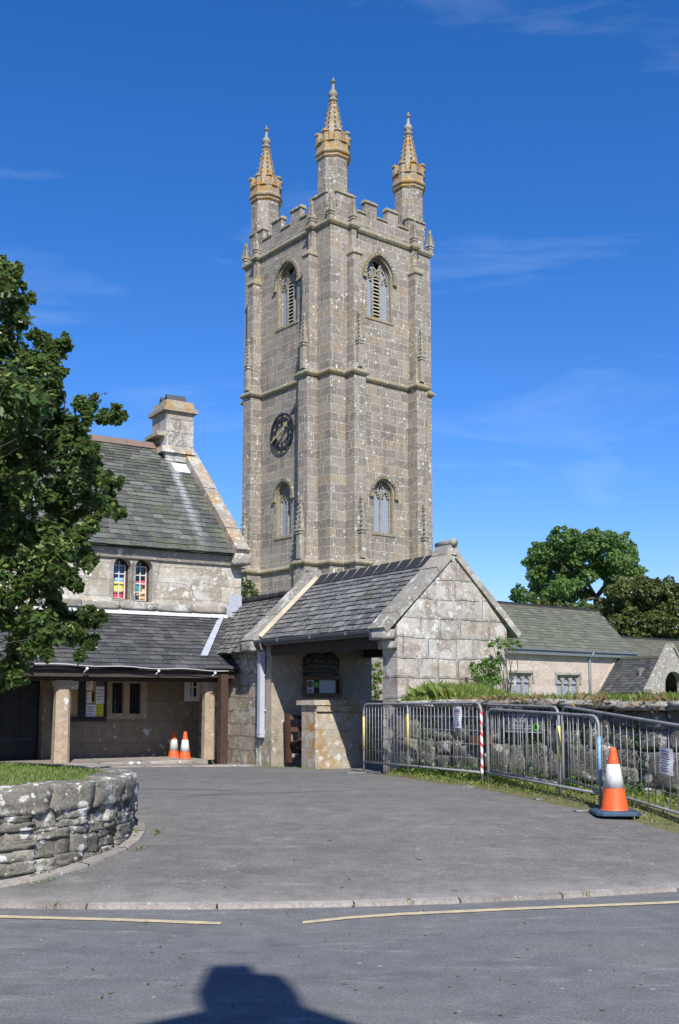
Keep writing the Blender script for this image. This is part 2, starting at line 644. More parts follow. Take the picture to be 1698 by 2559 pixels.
def leafmat(name, a, b, c, trans=.3, rough=.45):
    t = NT(name)
    r = t.attr()
    col = t.ramp(r, [(0, a), (.6, b), (1, c)])
    p = t.n('ShaderNodeBsdfPrincipled')
    t.set(p.inputs['Base Color'], col)
    p.inputs['Roughness'].default_value = rough
    p.inputs['Specular IOR Level'].default_value = .35
    tr = t.n('ShaderNodeBsdfTranslucent')
    t.set(tr.inputs['Color'], t.mix(.5, col, tuple(q * 1.6 for q in c)))
    ms = t.n('ShaderNodeMixShader')
    ms.inputs[0].default_value = trans
    t.t.links.new(p.outputs[0], ms.inputs[1])
    t.t.links.new(tr.outputs[0], ms.inputs[2])
    o = t.n('ShaderNodeOutputMaterial')
    t.t.links.new(ms.outputs[0], o.inputs[0])
    return t.m


M = {}
M['tower'] = stone('granite_ashlar', (.222, .198, .168), (.345, .307, .260), (.47, .425, .375), .86, .50, .019, .55, .0, .1, .55, .6, .045, grain=.32, streak=.75, tint=(.33, .275, .21))
M['trim'] = stone('dressed_granite', (.25, .225, .18), (.36, .33, .27), lich=.55, orange=.15, moss=.35, dark=.5)
M['spire'] = stone('lichened_granite', (.27, .24, .18), (.38, .34, .27), lich=.5, orange=.86, moss=.3, dark=.4)
M['weather'] = stone('weathered_ledge_granite', (.24, .22, .16), (.33, .30, .22), lich=.35, orange=.45, moss=.6, dark=.4)
M['house'] = stone('pale_granite_blocks', (.31, .275, .21), (.48, .43, .345), (.25, .225, .18), 1.05, .36, .018, 1.1, .05, .0, .45, .6, .05, grain=.3)
M['porchwall'] = stone('shaded_granite_blocks', (.21, .17, .125), (.27, .22, .165), (.19, .16, .12), 1.1, .45, .016, .2, .1, .0, .3, .5, .05)  # base colour darkened to put the porch shade into the stone
M['gable'] = stone('big_lichened_blocks', (.255, .225, .185), (.38, .32, .255), (.19, .18, .16), .52, .34, .030, 1.35, .05, .0, .55, .8, .05, grain=.35, msm=.4)
M['lychwall'] = stone('grey_brown_blocks', (.33, .285, .22), (.40, .345, .265), (.36, .31, .25), 1.0, .55, .012, .35, .12, .1, .4, .6, .06)
M['linkwall'] = stone('rough_brown_blocks', (.30, .265, .205), (.40, .355, .285), (.17, .145, .115), .55, .27, .020, .95, .35, .25, .6, .9, .08, grain=.3)
M['coping'] = stone('coping_stone', (.25, .235, .20), (.34, .315, .265), lich=.9, orange=.12, moss=.2, dark=.5)
M['copeorange'] = stone('orange_lichened_coping', (.30, .27, .22), (.40, .36, .30), lich=.8, orange=.62, dark=.5)
M['rubble'] = stone('rubble_granite', (.125, .12, .10), (.27, .255, .215), lich=.85, orange=.05, moss=.25, dark=.6, bump=1.0, grain=.35)
M['cyard'] = stone('dark_boulder_granite', (.12, .115, .10), (.24, .228, .195), lich=.85, orange=.08, moss=.5, dark=.6, bump=1.0, grain=.4)
M['pillar'] = stone('buff_granite', (.36, .285, .20), (.41, .33, .235), lich=.15, orange=.12, dark=.3, bump=.4, grain=.3)
M['bench'] = stone('bench_granite', (.40, .36, .29), (.46, .42, .34), (.34, .30, .24), .75, .34, .012, .6, .62, .1, .4, .6, .05, grain=.35)
M['mortar'] = plain('dark_earth_mortar', (.07, .067, .06), .95, scale=9, var=.5)
M['kerbstone'] = stone('kerb_granite', (.24, .22, .195), (.34, .31, .28), lich=.12, orange=.1, dark=.5)
M['nave'] = stone('pinkish_granite', (.44, .36, .30), (.53, .45, .38), (.46, .40, .34), 1.0, .42, .014, .45, .06, .0, .3, .4, .04)
M['sl_house'] = slate('mossy_slate', (.062, .065, .06), (.165, .162, .145), .75, .35, streak=True)
M['sl_porch'] = slate('dark_slate', (.048, .050, .052), (.105, .105, .105), .12, .28)
M['sl_lych'] = slate('blue_grey_slate', (.085, .086, .083), (.215, .212, .20), .2, 1.05, .6)
M['sl_link'] = slate('blackened_slate', (.055, .054, .052), (.115, .11, .10), .1, 1.35)
M['sl_nave'] = slate('green_grey_slate', (.10, .10, .08), (.17, .168, .125), .8, .3)
M['ridge'] = plain('black_ridge_tile', (.04, .04, .042), .6, var=.3, spec=.2)
M['redridge'] = plain('red_clay_ridge', (.19, .115, .09), .75, c2=(.15, .125, .105))
M['bargestone'] = plain('lime_pointing', (.55, .46, .33), .9, var=.3)
M['lead'] = plain('lead_sheet', (.42, .45, .50), .45, metal=.0, var=.25, scale=4, bump=.3)
M['white'] = plain('white_lime', (.56, .55, .53), .8, var=.15)
M['timber'] = plain('dark_timber', (.055, .042, .033), .75, var=.4, scale=10)
M['brown'] = plain('brown_painted_post', (.075, .045, .033), .5, var=.35)
M['gatewood'] = plain('stained_gate_timber', (.075, .032, .022), .5, var=.4)
M['black'] = plain('black_board', (.008, .008, .009), .5, var=.3)
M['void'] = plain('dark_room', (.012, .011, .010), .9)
M['gutter'] = plain('grey_gutter', (.14, .165, .175), .4, var=.15)
M['pipe'] = plain('pale_grey_pipe', (.42, .46, .52), .45, var=.12, scale=3)
M['castpipe'] = plain('blue_grey_pipe', (.38, .44, .48), .45, var=.12, scale=3)
M['steel'] = plain('galvanised_steel', (.33, .335, .34), .6, metal=.25, var=.4, scale=7)
M['yellowsteel'] = plain('chipped_yellow_paint', (.62, .52, .10), .5, c2=(.38, .36, .25), scale=14)
M['bluesteel'] = plain('pale_blue_paint', (.22, .42, .62), .5, var=.3, scale=14)
M['paper'] = plain('paper', (.75, .76, .78), .7, var=.06)
M['paperblue'] = plain('bluish_paper', (.55, .62, .68), .7, var=.15, scale=12)
M['yellowpaper'] = plain('yellow_paper', (.72, .66, .05), .7, var=.08)
M['cork'] = plain('cork_board', (.42, .27, .14), .9, var=.2)
M['oakframe'] = plain('oak_frame', (.16, .09, .04), .5, var=.3)
M['ink'] = plain('dark_ink', (.10, .11, .14), .7, var=.1)
M['redink'] = plain('red_ink', (.5, .14, .12), .7, var=.1)
M['greenink'] = plain('green_badge', (.16, .62, .03), .6, var=.1)
M['lettergrey'] = plain('faded_lettering', (.20, .19, .17), .7, var=.2)
M['signgrey'] = plain('slate_grey_sign', (.13, .125, .135), .5, var=.15)
M['gilt'] = plain('gilt', (.50, .43, .18), .4, metal=.3, var=.2)
M['iron'] = plain('black_iron', (.018, .019, .021), .45, var=.3)
M['orange'] = plain('cone_orange', (.78, .115, .02), .5, c2=(.58, .10, .03), scale=11, var=.25)
M['conewhite'] = plain('cone_sleeve_white', (.74, .74, .72), .5, c2=(.52, .53, .52), scale=13)
M['conedirty'] = plain('grubby_sleeve', (.62, .60, .56), .6, c2=(.34, .35, .33), scale=9)
M['rubber'] = plain('blue_black_rubber', (.045, .085, .14), .65, var=.3)
M['yline'] = plain('worn_yellow_line', (.62, .51, .27), .8, c2=(.38, .34, .25), scale=9, var=.6)
M['glass'] = NT('window_glass').out((.02, .025, .035), .06, spec=.6)
t = NT('clear_glass')
g1, g2, g3 = t.n('ShaderNodeBsdfTransparent'), t.n('ShaderNodeBsdfGlossy'), t.n('ShaderNodeMixShader')
g1.inputs[0].default_value = (.92, .94, .96, 1)
g2.inputs['Roughness'].default_value = .03
g3.inputs[0].default_value = .07
t.t.links.new(g1.outputs[0], g3.inputs[1])
t.t.links.new(g2.outputs[0], g3.inputs[2])
t.t.links.new(g3.outputs[0], t.n('ShaderNodeOutputMaterial').inputs[0])
M['clear'] = t.m
M['louvre'] = plain('louvre_slate', (.40, .40, .33), .8, var=.2)
M['bark'] = plain('oak_bark', (.12, .095, .07), .95, var=.5, scale=7, bump=.6)
M['twig'] = plain('twig_bark', (.075, .065, .05), .9, var=.4)
M['earth'] = plain('mossy_earth', (.16, .12, .07), .95, c2=(.10, .12, .04), scale=2.5, var=.4, bump=.5)
M['lawn'] = plain('turf', (.10, .15, .035), .95, c2=(.15, .17, .06), scale=3, var=.4, bump=.5)
M['fields'] = plain('distant_pasture', (.09, .13, .04), .95, c2=(.12, .13, .06), scale=.05)
M['apron'] = asphalt('forecourt_asphalt', (.138, .136, .127), (.168, .163, .150), .9, True)
M['road'] = asphalt('road_asphalt', (.135, .139, .143), (.16, .16, .155), .8)
M['oakleaf'] = leafmat('oak_leaf', (.036, .076, .020), (.080, .138, .033), (.28, .33, .11), .38, .34)
M['ashleaf'] = leafmat('ash_leaf', (.075, .14, .038), (.135, .235, .06), (.21, .32, .10), .45, .5)
M['copperleaf'] = leafmat('turning_leaf', (.05, .08, .022), (.092, .125, .034), (.22, .21, .055), .36, .5)
M['bushleaf'] = leafmat('bush_leaf', (.05, .11, .015), (.09, .19, .025), (.18, .28, .05), .35, .45)
M['grass'] = leafmat('grass_blade', (.08, .15, .02), (.16, .25, .04), (.32, .33, .11), .4, .6)
M['dry'] = leafmat('dry_stalk', (.12, .08, .03), (.22, .15, .07), (.30, .24, .12), .3, .7)
# leaded lattice glazing: pale wire lozenges over dark glass
t = NT('lattice_glazing')
sx = t.n('ShaderNodeSeparateXYZ')
t.set(sx.inputs[0], t.uv())
p = t.math('PINGPONG', t.math('ADD', t.math('MULTIPLY', sx.outputs[0], 1.6), sx.outputs[1]), .085)
q = t.math('PINGPONG', t.math('SUBTRACT', t.math('MULTIPLY', sx.outputs[0], 1.6), sx.outputs[1]), .085)
mn = t.math('MINIMUM', p, q)
M['lattice'] = t.out(t.mix(t.rng(mn, .014, .026), (.50, .54, .58), (.07, .10, .16)), .4, spec=.5)
# red and white barrier tape, spiral stripes
t = NT('barrier_tape')
sx = t.n('ShaderNodeSeparateXYZ')
t.set(sx.inputs[0], t.obj())
an = t.math('ARCTAN2', sx.outputs[1], sx.outputs[0])
f = t.math('PINGPONG', t.math('ADD', t.math('MULTIPLY', an, .024), sx.outputs[2]), .075)
M['tape'] = t.out(t.mix(t.rng(f, .046, .050), (.78, .76, .75), (.72, .05, .06)), .35, spec=.5)


# ------------------------------------------------------------------ vegetation
def poly_cloud(name, V, k, mat, rnd, parent=None, fr=None, base=None):
    """V: (N, k, 3) polygons with k corners each, as one mesh."""
    N = len(V)
    me = bpy.data.meshes.new(name)
    o = bpy.data.objects.new(name, me)
    vs = V.reshape(-1, 3).copy()
    if parent is not None:
        vs -= np.array(parent.get('_b', (0, 0, 0)))
        o.parent = parent
    elif base is not None:
        vs -= np.array(base)
        o.location = base
    me.vertices.add(N * k)
    me.vertices.foreach_set('co', vs.ravel())
    me.loops.add(N * k)
    me.loops.foreach_set('vertex_index', np.arange(N * k))
    me.polygons.add(N)
    me.polygons.foreach_set('loop_start', np.arange(N) * k)
    me.polygons.foreach_set('loop_total', np.full(N, k))
    me.update(calc_edges=True)
    a = me.attributes.new('rnd', 'FLOAT', 'FACE')
    a.data.foreach_set('value', np.clip(rnd, 0, 1))
    me.materials.append(mat)
    COL.objects.link(o)
    return o


OAK = np.array([(0, -.5), (.16, -.28), (.12, -.12), (.3, .05), (.2, .2), (.24, .36), (0, .52), (-.24, .36), (-.2, .2), (-.3, .05), (-.12, -.12), (-.16, -.28)])
OVAL = np.array([(0, -.5), (.2, -.2), (.22, .12), (0, .5), (-.22, .12), (-.2, -.2)])
CLUMP = np.array([(0, -.5), (.3, -.42), (.28, -.1), (.5, .1), (.25, .25), (.2, .5), (-.1, .36), (-.38, .42), (-.3, .1), (-.5, -.1), (-.25, -.22), (-.2, -.48)])


def leaves(C, size, shape, up=.6, out=None, seed=1):
    g = np.random.default_rng(seed)
    N = len(C)
    nrm = g.normal(size=(N, 3))
    nrm[:, 2] = np.abs(nrm[:, 2]) * .6 + up
    if out is not None:
        nrm += out * .8
    nrm /= np.linalg.norm(nrm, axis=1)[:, None]
    t = np.cross(nrm, g.normal(size=(N, 3)))
    t /= np.linalg.norm(t, axis=1)[:, None]
    b = np.cross(nrm, t)
    s = (size * g.uniform(.65, 1.25, N))[:, None, None]
    k = len(shape)
    fold = (-.35 * np.abs(shape[:, 0]) - .12 * shape[:, 1] ** 2)[None, :, None]
    V = C[:, None, :] + s * (shape[None, :, 0:1] * t[:, None, :] + shape[None, :, 1:2] * b[:, None, :] + fold * nrm[:, None, :])
    return V


def grass(P, h, seed=1, w=.008, lean=.5):
    g = np.random.default_rng(seed)
    N = len(P)
    hh = h * g.uniform(.45, 1.25, N)
    a = g.uniform(0, 2 * np.pi, N)
    d = np.stack([np.cos(a), np.sin(a), np.zeros(N)], 1)
    sd = np.stack([-np.sin(a), np.cos(a), np.zeros(N)], 1)
    ln = g.uniform(.1, 1, N)[:, None] * lean
    V = np.empty((N, 4, 3))
    V[:, 0] = P - sd * w
    V[:, 1] = P + sd * w
    mid = P + d * (ln * .35 * hh[:, None])
    mid[:, 2] += hh * .6
    V[:, 2] = P + d * (ln * hh[:, None])
    V[:, 2, 2] += hh * (1 - ln[:, 0] * .4)
    V[:, 3] = mid - sd * w * .8
    return V


# ------------------------------------------------------------------ ground
def kerbY(x):
    return 8.5 + .042 * max(x + 1.5, -4) ** 2 if x < 6 else 8.5 + .042 * 56 + (x - 6) * .6


def gz(x, y):
    tt = y - kerbY(x)
    return float(np.interp(tt, [-1, 0, .4, 1.5, 2.8, 4, 5.5, 8, 12, 14, 60], [.012, .012, .065, .185, .325, .38, .40, .41, .33, .25, .25]))


L = Frame(.97, 18.0, -57, .36)       # lych gate: x along the eaves to the right, y inward
H = Frame(-2.31, 25.0, 32, .25)      # church house: x along the front to the right, y inward
T0 = at(826, 922, 58)
T = Frame(T0.x, T0.y, 38.8, 1.0)     # tower: near corner, x along the right face, y along the left face
N = Frame(9.3, 62.0, 40, 1.0)        # aisle: x along the wall to the right, y inward

mb = MB()
mb.add([(-700, -60, -.06), (700, -60, -.06), (700, 1500, -.06), (-700, 1500, -.06)], [(0, 1, 2, 3)])
tag(mb.build('ground', M['fields']), 'green pasture ground reaching to the horizon behind the church', 'ground', kind='structure')
mb = MB()
xs = np.linspace(-60, 60, 121)
vs = []
for x in xs:
    k = kerbY(x)
    vs += [(x, -60, -.004), (x, k - 3, .0), (x, k, .0)]
mb.add(vs, [(3 * i, 3 * i + 3, 3 * i + 4, 3 * i + 1) for i in range(120)] + [(3 * i + 1, 3 * i + 4, 3 * i + 5, 3 * i + 2) for i in range(120)])
tag(mb.build('road', M['road'], origin=(0, 0, 0)), 'grey asphalt road in front of the kerb', 'road', kind='structure')
mb = MB()
xs = np.linspace(-16, 14, 91)
ts = [.06] + list(np.linspace(.2, 20, 80))
vs = []
for x in xs:
    for q in ts:
        y = kerbY(x) + q
        zz = gz(x, y) + .012 * noise.noise(Vector((x * .5, y * .5, 2)))
        vs.append((x, y, zz))
n = len(ts)
mb.add(vs, [(i * n + j, i * n + n + j, i * n + n + j + 1, i * n + j + 1) for i in range(90) for j in range(n - 1)], smooth=True)
tag(mb.build('forecourt', M['apron'], origin=(0, 0, 0)), 'worn asphalt forecourt rising to the lych gate', 'pavement', kind='structure')
# kerb: dropped granite blocks
mb = MB()
x = -16.0
while x < 14:
    w = rng.uniform(.8, 1.15)
    x1 = x + w - .012
    a, b = Vector((x, kerbY(x))), Vector((x1, kerbY(x1)))
    d = (b - a).normalized()
    nn = Vector((d.y, -d.x))
    a0, a1 = a + nn * .035, a - nn * .045
    b0, b1 = b + nn * .035, b - nn * .045
    zt = .032 + rng.uniform(-.004, .006)
    mb.hexa([(a0.x, a0.y, -.05), (b0.x, b0.y, -.05), (b1.x, b1.y, -.05), (a1.x, a1.y, -.05),
             (a0.x, a0.y + .015, zt - .006), (b0.x, b0.y + .015, zt - .006), (b1.x, b1.y, zt + .008), (a1.x, a1.y, zt + .008)], rng.random())
    x += w
tag(mb.build('kerb', M['kerbstone'], origin=(0, 8.5, 0)), 'dropped granite kerb blocks between road and forecourt', 'kerb', kind='structure')
# yellow lines
for pts, lab in (([(-120, 2287), (0, 2290), (300, 2298), (552, 2307)], 'left stretch'), ([(757, 2305), (870, 2293), (1000, 2284), (1350, 2268), (1698, 2254), (2000, 2240)], 'right stretch')):
    mb = MB()
    P = [gp(u, v, .006) for u, v in pts]
    P2 = []
    for a, b in zip(P[:-1], P[1:]):
        for k in range(8):
            P2.append(a.lerp(b, k / 8))
    P2.append(P[-1])
    vs = []
    for i, p in enumerate(P2):
        wv = .045 + .004 * noise.noise(Vector((p.x * 5, 1, 3)))
        vs += [(p.x, p.y - wv, .006), (p.x, p.y + wv, .006)]
    mb.add(vs, [(2 * i, 2 * i + 2, 2 * i + 3, 2 * i + 1) for i in range(len(P2) - 1)])
    tag(mb.build('yellow_line', M['yline']), ('single yellow line ending in a square cut before the gap' if lab[0] == 'l' else 'single yellow line starting after the gap and bending along the kerb'), 'road marking', kind='structure')

# churchyard lawn, raised behind the wall
mb = MB()
pts = [L.w(.3, .45, 1.5), L.w(12, .45, 1.5), L.w(60, 40, 1.4), L.w(40, 160, 1.4), L.w(-80, 160, 1.4), L.w(-80, 12, 1.4), L.w(-.2, 12, 1.45), L.w(-.2, 2.55, 1.5), L.w(.3, 2.55, 1.5)]
mb.add(pts, [tuple(range(len(pts)))])
for a, b in ((pts[6], pts[7]), (pts[5], pts[6]), (pts[7], pts[8])):
    mb.add([(a.x, a.y, .2), (b.x, b.y, .2), b, a], [(0, 1, 2, 3)])
tag(mb.build('churchyard_lawn', M['lawn']), 'raised churchyard turf behind the boundary wall', 'lawn', kind='structure')

# ------------------------------------------------------------------ church tower
LX, LY = 7.75, 8.62
Z0, Z1, Z2, Z3, ZA = 1.0, 9.15, 19.92, 28.66, 26.95
ZS, ZM = 29.68, 30.52
tower = thing('church_tower', 'tall pinnacled granite church tower with a clock and belfry windows', 'church tower', T, (0, 0, 1.0))


def arch(x0, x1, zs, zspring, zap, n=9):
    """Outline of a pointed arch opening, counter-clockwise from the lower left."""
    w, h = (x1 - x0) / 2, zap - zspring
    xm = (x0 + x1) / 2
    r = (w * w + h * h) / (2 * w)
    p = [(x0, zs), (x1, zs)]
    th = math.acos(max(-1, min(1, (r - w) / r)))
    for i in range(n + 1):
        q = th * i / n
        p.append((x1 - r + r * math.cos(q), zspring + r * math.sin(q)))
    for i in range(n - 1, -1, -1):
        q = th * i / n
        p.append((x0 + r - r * math.cos(q), zspring + r * math.sin(q)))
    return p


def roundarch(x0, x1, zs, zspring, n=10):
    xm, r = (x0 + x1) / 2, (x1 - x0) / 2
    return [(x0, zs), (x1, zs)] + [(xm + r * math.cos(math.pi * i / n), zspring + r * math.sin(math.pi * i / n)) for i in range(n + 1)]


fR = lambda a, b, d: (a, d, b)               # right face: along x, into y
fL = lambda a, b, d: (d, a, b)               # left face: along y, into x
WIN = [('belfry_window', fR, 2.68, 4.58, 23.62, 26.15, 27.36, 3), ('belfry_window', fL, 3.12, 5.1, 23.62, 26.2, 27.38, 3),
       ('tower_window', fR, 3.15, 4.62, 11.07, 13.35, 14.1, 2), ('tower_window', fL, 3.62, 5.06, 11.05, 13.4, 14.15, 2)]
mb = MB()
for fn, ln in ((fR, LX), (fL, LY)):
    holes = [arch(w[2], w[3], w[4], w[5], w[6]) for w in WIN if w[1] is fn]
    mb.panel([(0, Z0), (ln, Z0), (ln, Z3), (0, Z3)], holes, fn, .42)
mb.add([(LX, 0, Z0), (LX, LY, Z0), (0, LY, Z0), (LX, 0, Z3), (LX, LY, Z3), (0, LY, Z3)], [(0, 1, 4, 3), (1, 2, 5, 4)])
mb.build('wall', M['tower'], tower)
mb = MB()
mb.box(.5, LX - .5, .5, LY - .5, Z3 - .2, Z3 + .25)
mb.build('roof', M['lead'], tower)


def along_face(side):
    """side 0 right face (-y), 1 left face (-x), 2 far right (+x), 3 back (+y): (along, outward) -> (x, y)"""
    return [lambda a, d: (a, -d), lambda a, d: (-d, a), lambda a, d: (LX + d, a), lambda a, d: (a, LY + d)][side]


def fbox(mb, f, a0, a1, d0, d1, z0, z1, a0t=None, a1t=None, d1t=None, rnd=None):
    a0t = a0 if a0t is None else a0t
    a1t = a1 if a1t is None else a1t
    d1t = d1 if d1t is None else d1t
    P = [f(a0, d0), f(a1, d0), f(a1, d1), f(a0, d1)]
    Q = [f(a0t, d0), f(a1t, d0), f(a1t, d1t), f(a0t, d1t)]
    mb.hexa([(*p, z0) for p in P] + [(*q, z1) for q in Q], rnd)


def crocketed(mb, c, r0, r1, z0, z1, n=4, ph=math.pi / 4, rows=6, kn=.05):
    mb.lathe(c, [(r0, z0), (r1, z1)], n, ph)
    for k in range(n):
        t_ = ph + 2 * math.pi * k / n
        for i in range(rows):
            q = (i + .5) / rows
            r = r0 + (r1 - r0) * q + kn * .5
            z = z0 + (z1 - z0) * q
            x, y = c[0] + r * math.cos(t_), c[1] + r * math.sin(t_)
            s = kn * (1.1 - .35 * q)
            mb.hexa([(x - s * .7, y - s * .7, z - s), (x + s * .7, y - s * .7, z - s), (x + s * .7, y + s * .7, z - s), (x - s * .7, y + s * .7, z - s),
                     (x - s, y - s, z + s * .8), (x + s, y - s, z + s * .8), (x + s, y + s, z + s * .8), (x - s, y + s, z + s * .8)])


def pinnacle(c, z0, hs_, hp, w, name='pinnacle', mat='trim'):
    mb = MB()
    mb.frustum((c[0] - w, c[0] + w, c[1] - w, c[1] + w), z0, (c[0] - w * .95, c[0] + w * .95, c[1] - w * .95, c[1] + w * .95), z0 + hs_)
    for k, e in enumerate((1.25, 1.5)):
        z = z0 + hs_ - .16 + .15 * k
        mb.frustum((c[0] - w * e, c[0] + w * e, c[1] - w * e, c[1] + w * e), z, (c[0] - w * e * .96, c[0] + w * e * .96, c[1] - w * e * .96, c[1] + w * e * .96), z + .13)
    crocketed(mb, c, w * 1.55, w * .4, z0 + hs_ + .13, z0 + hs_ + hp, 4, math.pi / 4, 6, w * .33)
    mb.box(c[0] - w * .55, c[0] + w * .55, c[1] - w * .55, c[1] + w * .55, z0 + hs_ + hp - .02, z0 + hs_ + hp + .2)
    return mb.build(name, M[mat], tower)


ZG = 9.15
SET = 1.09
BUT = [(0, SET + .42), (0, LX - SET - .42), (1, SET + .42), (1, LY - SET - .42), (2, SET + .42), (2, LY - SET - .42), (3, SET + .42), (3, LX - SET - .42)]
for i, (side, ac) in enumerate(BUT):
    f = along_face(side)
    e = .003 * i
    p2, p3 = (.6, .28) if side < 2 else (.38, .13)
    mb = MB()
    fbox(mb, f, ac - .5, ac + .5, -.05, .98, Z0, Z1 - .05 + e)
    fbox(mb, f, ac - .5, ac + .5, -.04, .98, Z1 - .05 + e, Z1 + .35, ac - .42, ac + .42, .8)
    fbox(mb, f, ac - .42, ac + .42, -.05, .78, Z1 + .1, Z2 - .05 + e)
    fbox(mb, f, ac - .42, ac + .42, -.04, .78, Z2 - .05 + e, Z2 + .5, ac - .31, ac + .31, p2)
    fbox(mb, f, ac - .31, ac + .31, -.05, p2, Z2 + .1, ZA + e)
    fbox(mb, f, ac - .17, ac + .17, -.05, p3, ZA + .1, Z3 + .08 + e)
    mb.build('buttress', M['tower'], tower)
    mb = MB()
    fbox(mb, f, ac - .36, ac + .36, -.03, p2 + .08, ZA - .12 + e, ZA - .03 + e)
    fbox(mb, f, ac - .36, ac + .36, -.03, p2 + .08, ZA - .03 + e, ZA + .42, ac - .19, ac + .19, p3)
    mb.build('buttress_cap', M['weather'], tower)
    if side in (0, 1, 2) and not (side == 2 and ac > 4):
        p = f(ac, .62 + .1)
        pinnacle(p, Z2 + .25, 1.5, 1.55, .15)
        p = f(ac, .8 + .1)
        pinnacle(p, Z1 + .2, 1.55, 1.75, .165)
    p = f(ac, .2 if side < 2 else .1)
    pinnacle(p, Z3 + .06, .42, .88, .14)

# string courses run round the shaft and every buttress
for zi, (z, pr, h) in enumerate(((Z1, .16, .26), (Z2, .17, .28), (Z3, .16, .30))):
    mb = MB()

    def course(x0, x1, y0, y1, e):
        mb.frustum((x0 - pr * .5, x1 + pr * .5, y0 - pr * .5, y1 + pr * .5), z - h * .75 + e, (x0 - pr, x1 + pr, y0 - pr, y1 + pr), z - h * .35 + e)
        mb.frustum((x0 - pr, x1 + pr, y0 - pr, y1 + pr), z - h * .35 + e, (x0 - pr, x1 + pr, y0 - pr, y1 + pr), z - h * .05 + e)
        mb.frustum((x0 - pr, x1 + pr, y0 - pr, y1 + pr), z - h * .05 + e, (x0 - .01, x1 + .01, y0 - .01, y1 + .01), z + h * .5 + e)
    course(0, LX, 0, LY, 0)
    for i, (side, ac) in enumerate(BUT):
        f = along_face(side)
        hw, pj = ((.5, .98), (.42, .78), (.17, .28 if side < 2 else .13))[zi]
        a, b = f(ac - hw, -.1), f(ac + hw, pj)
        course(min(a[0], b[0]), max(a[0], b[0]), min(a[1], b[1]), max(a[1], b[1]), .004 * (i + 1))
    mb.build('string_course', M['weather'], tower)

# battlemented parapet
mb = MB()
cp = MB()
for side, ln in ((0, LX), (1, LY), (2, LY), (3, LX)):
    f = along_face(side)
    fbox(mb, f, .6, ln - .6, -.34, -.003, Z3 + .1, ZS)
    u = (ln - 2 * .95) / 7
    for k in range(7):
        a0, a1 = .95 + k * u, .95 + (k + 1) * u
        if k % 2 == 0:
            g0 = a0 - (.5 if k == 0 else 0)
            g1 = a1 + (.5 if k == 6 else 0)
            fbox(mb, f, g0, g1, -.34, -.006, ZS - .05, ZM - .1)
            fbox(cp, f, g0 - .07, g1 + .07, -.42, .07, ZM - .1, ZM - .02)
            fbox(cp, f, g0 - .07, g1 + .07, -.41, .07, ZM - .02, ZM + .16, g0 + .04, g1 - .04, -.12)
        else:
            fbox(cp, f, a0 + .002, a1 - .002, -.42, .07, ZS, ZS + .08)
            fbox(cp, f, a0 + .002, a1 - .002, -.41, .07, ZS + .08, ZS + .22, a0 + .002, a1 - .002, -.12)
mb.build('parapet', M['tower'], tower)
cp.build('parapet_coping', M['weather'], tower)

# octagonal corner turrets with crowned, crocketed spires
for i, (cx, cy) in enumerate(((.9, .9), (LX - .9, .9), (.9, LY - .9), (LX - .9, LY - .9))):
    mb = MB()
    c = (cx, cy)
    ph = math.pi / 8
    mb.lathe(c, [(.97, Z3 - .3), (.93, 31.0), (.91, 32.75)], 8, ph)
    tr = mb.build('turret', M['tower'], tower)
    mb = MB()
    mb.lathe(c, [(.9, 32.55), (1.02, 32.68), (1.02, 32.74), (.97, 32.8), (1.08, 32.9), (1.10, 33.0), (1.0, 33.1), (.98, 33.15), (.99, 33.6), (.6, 33.62)], 8, ph)
    for k in range(8):                        # crown: merlons at the corners, sloped copings between
        t0 = ph + 2 * math.pi * k / 8
        for s_ in (-1, 1):
            a = t0 + s_ * math.pi / 8 * .48
            p0, p1 = Vector((math.cos(t0), math.sin(t0))) * 1.02, Vector((math.cos(t0 + s_ * math.pi / 4), math.sin(t0 + s_ * math.pi / 4))) * 1.02
            q = p0.lerp(p1, .27)
            i0, iq = p0 * .74, q * .74
            for z_, s2, zt in ((33.55, 1.0, 34.12), (34.12, 1.07, 34.24)):
                P = [p0 * s2, q * s2, iq, i0]
                if s_ < 0:
                    P = P[::-1]
                mb.hexa([(cx + v.x, cy + v.y, z_ + .002 * k) for v in P] + [(cx + v.x, cy + v.y, zt + .002 * k) for v in P])
            if s_ > 0:
                r_ = p1.lerp(p0, .27)
                P = [q * 1.07, r_ * 1.07, r_ * .74, q * .74]
                mb.hexa([(cx + v.x, cy + v.y, 33.56) for v in P] + [(cx + P[0].x, cy + P[0].y, 33.64), (cx + P[1].x, cy + P[1].y, 33.64), (cx + P[2].x, cy + P[2].y, 33.78), (cx + P[3].x, cy + P[3].y, 33.78)])
    mb.build('turret_crown', M['spire'], tr)
    mb = MB()
    crocketed(mb, c, .70, .17, 33.55, 36.42, 8, ph, 9, .062)
    mb.build('spire', M['spire'], tr)
    mb = MB()
    D_ = -.36
    mb.lathe(c, [(r_, z_ + D_) for r_, z_ in ((.16, 36.7), (.27, 36.82), (.28, 36.9), (.18, 36.95), (.18, 37.02), (.26, 37.1), (.28, 37.25), (.2, 37.4), (.1, 37.5), (.07, 37.8))], 10, 0, True)
    mb.hexa([(cx + sx_ * .06, cy + sy_ * .06, 37.4) for sx_, sy_ in ((-1, -1), (1, -1), (1, 1), (-1, 1))] + [(cx + sx_ * .035, cy + sy_ * .035, 37.9) for sx_, sy_ in ((-1, -1), (1, -1), (1, 1), (-1, 1))])
    for dx_, dy_ in ((.17, .05), (.05, .171)):
        mb.lathe((cx, cy), [(.04, 37.54), (.15 if dx_ > .1 else .149, 37.62), (.16, 37.68), (.04, 37.74)], 6, 0 if dx_ > .1 else .5)
    mb.build('finial', M['trim'], tr)
# the small corner pinnacle between the near buttresses
for c in ((.02, .02), (LX - .02, .02), (.02, LY - .02)):
    pinnacle(c, Z3 + .05, .4, .85, .14)


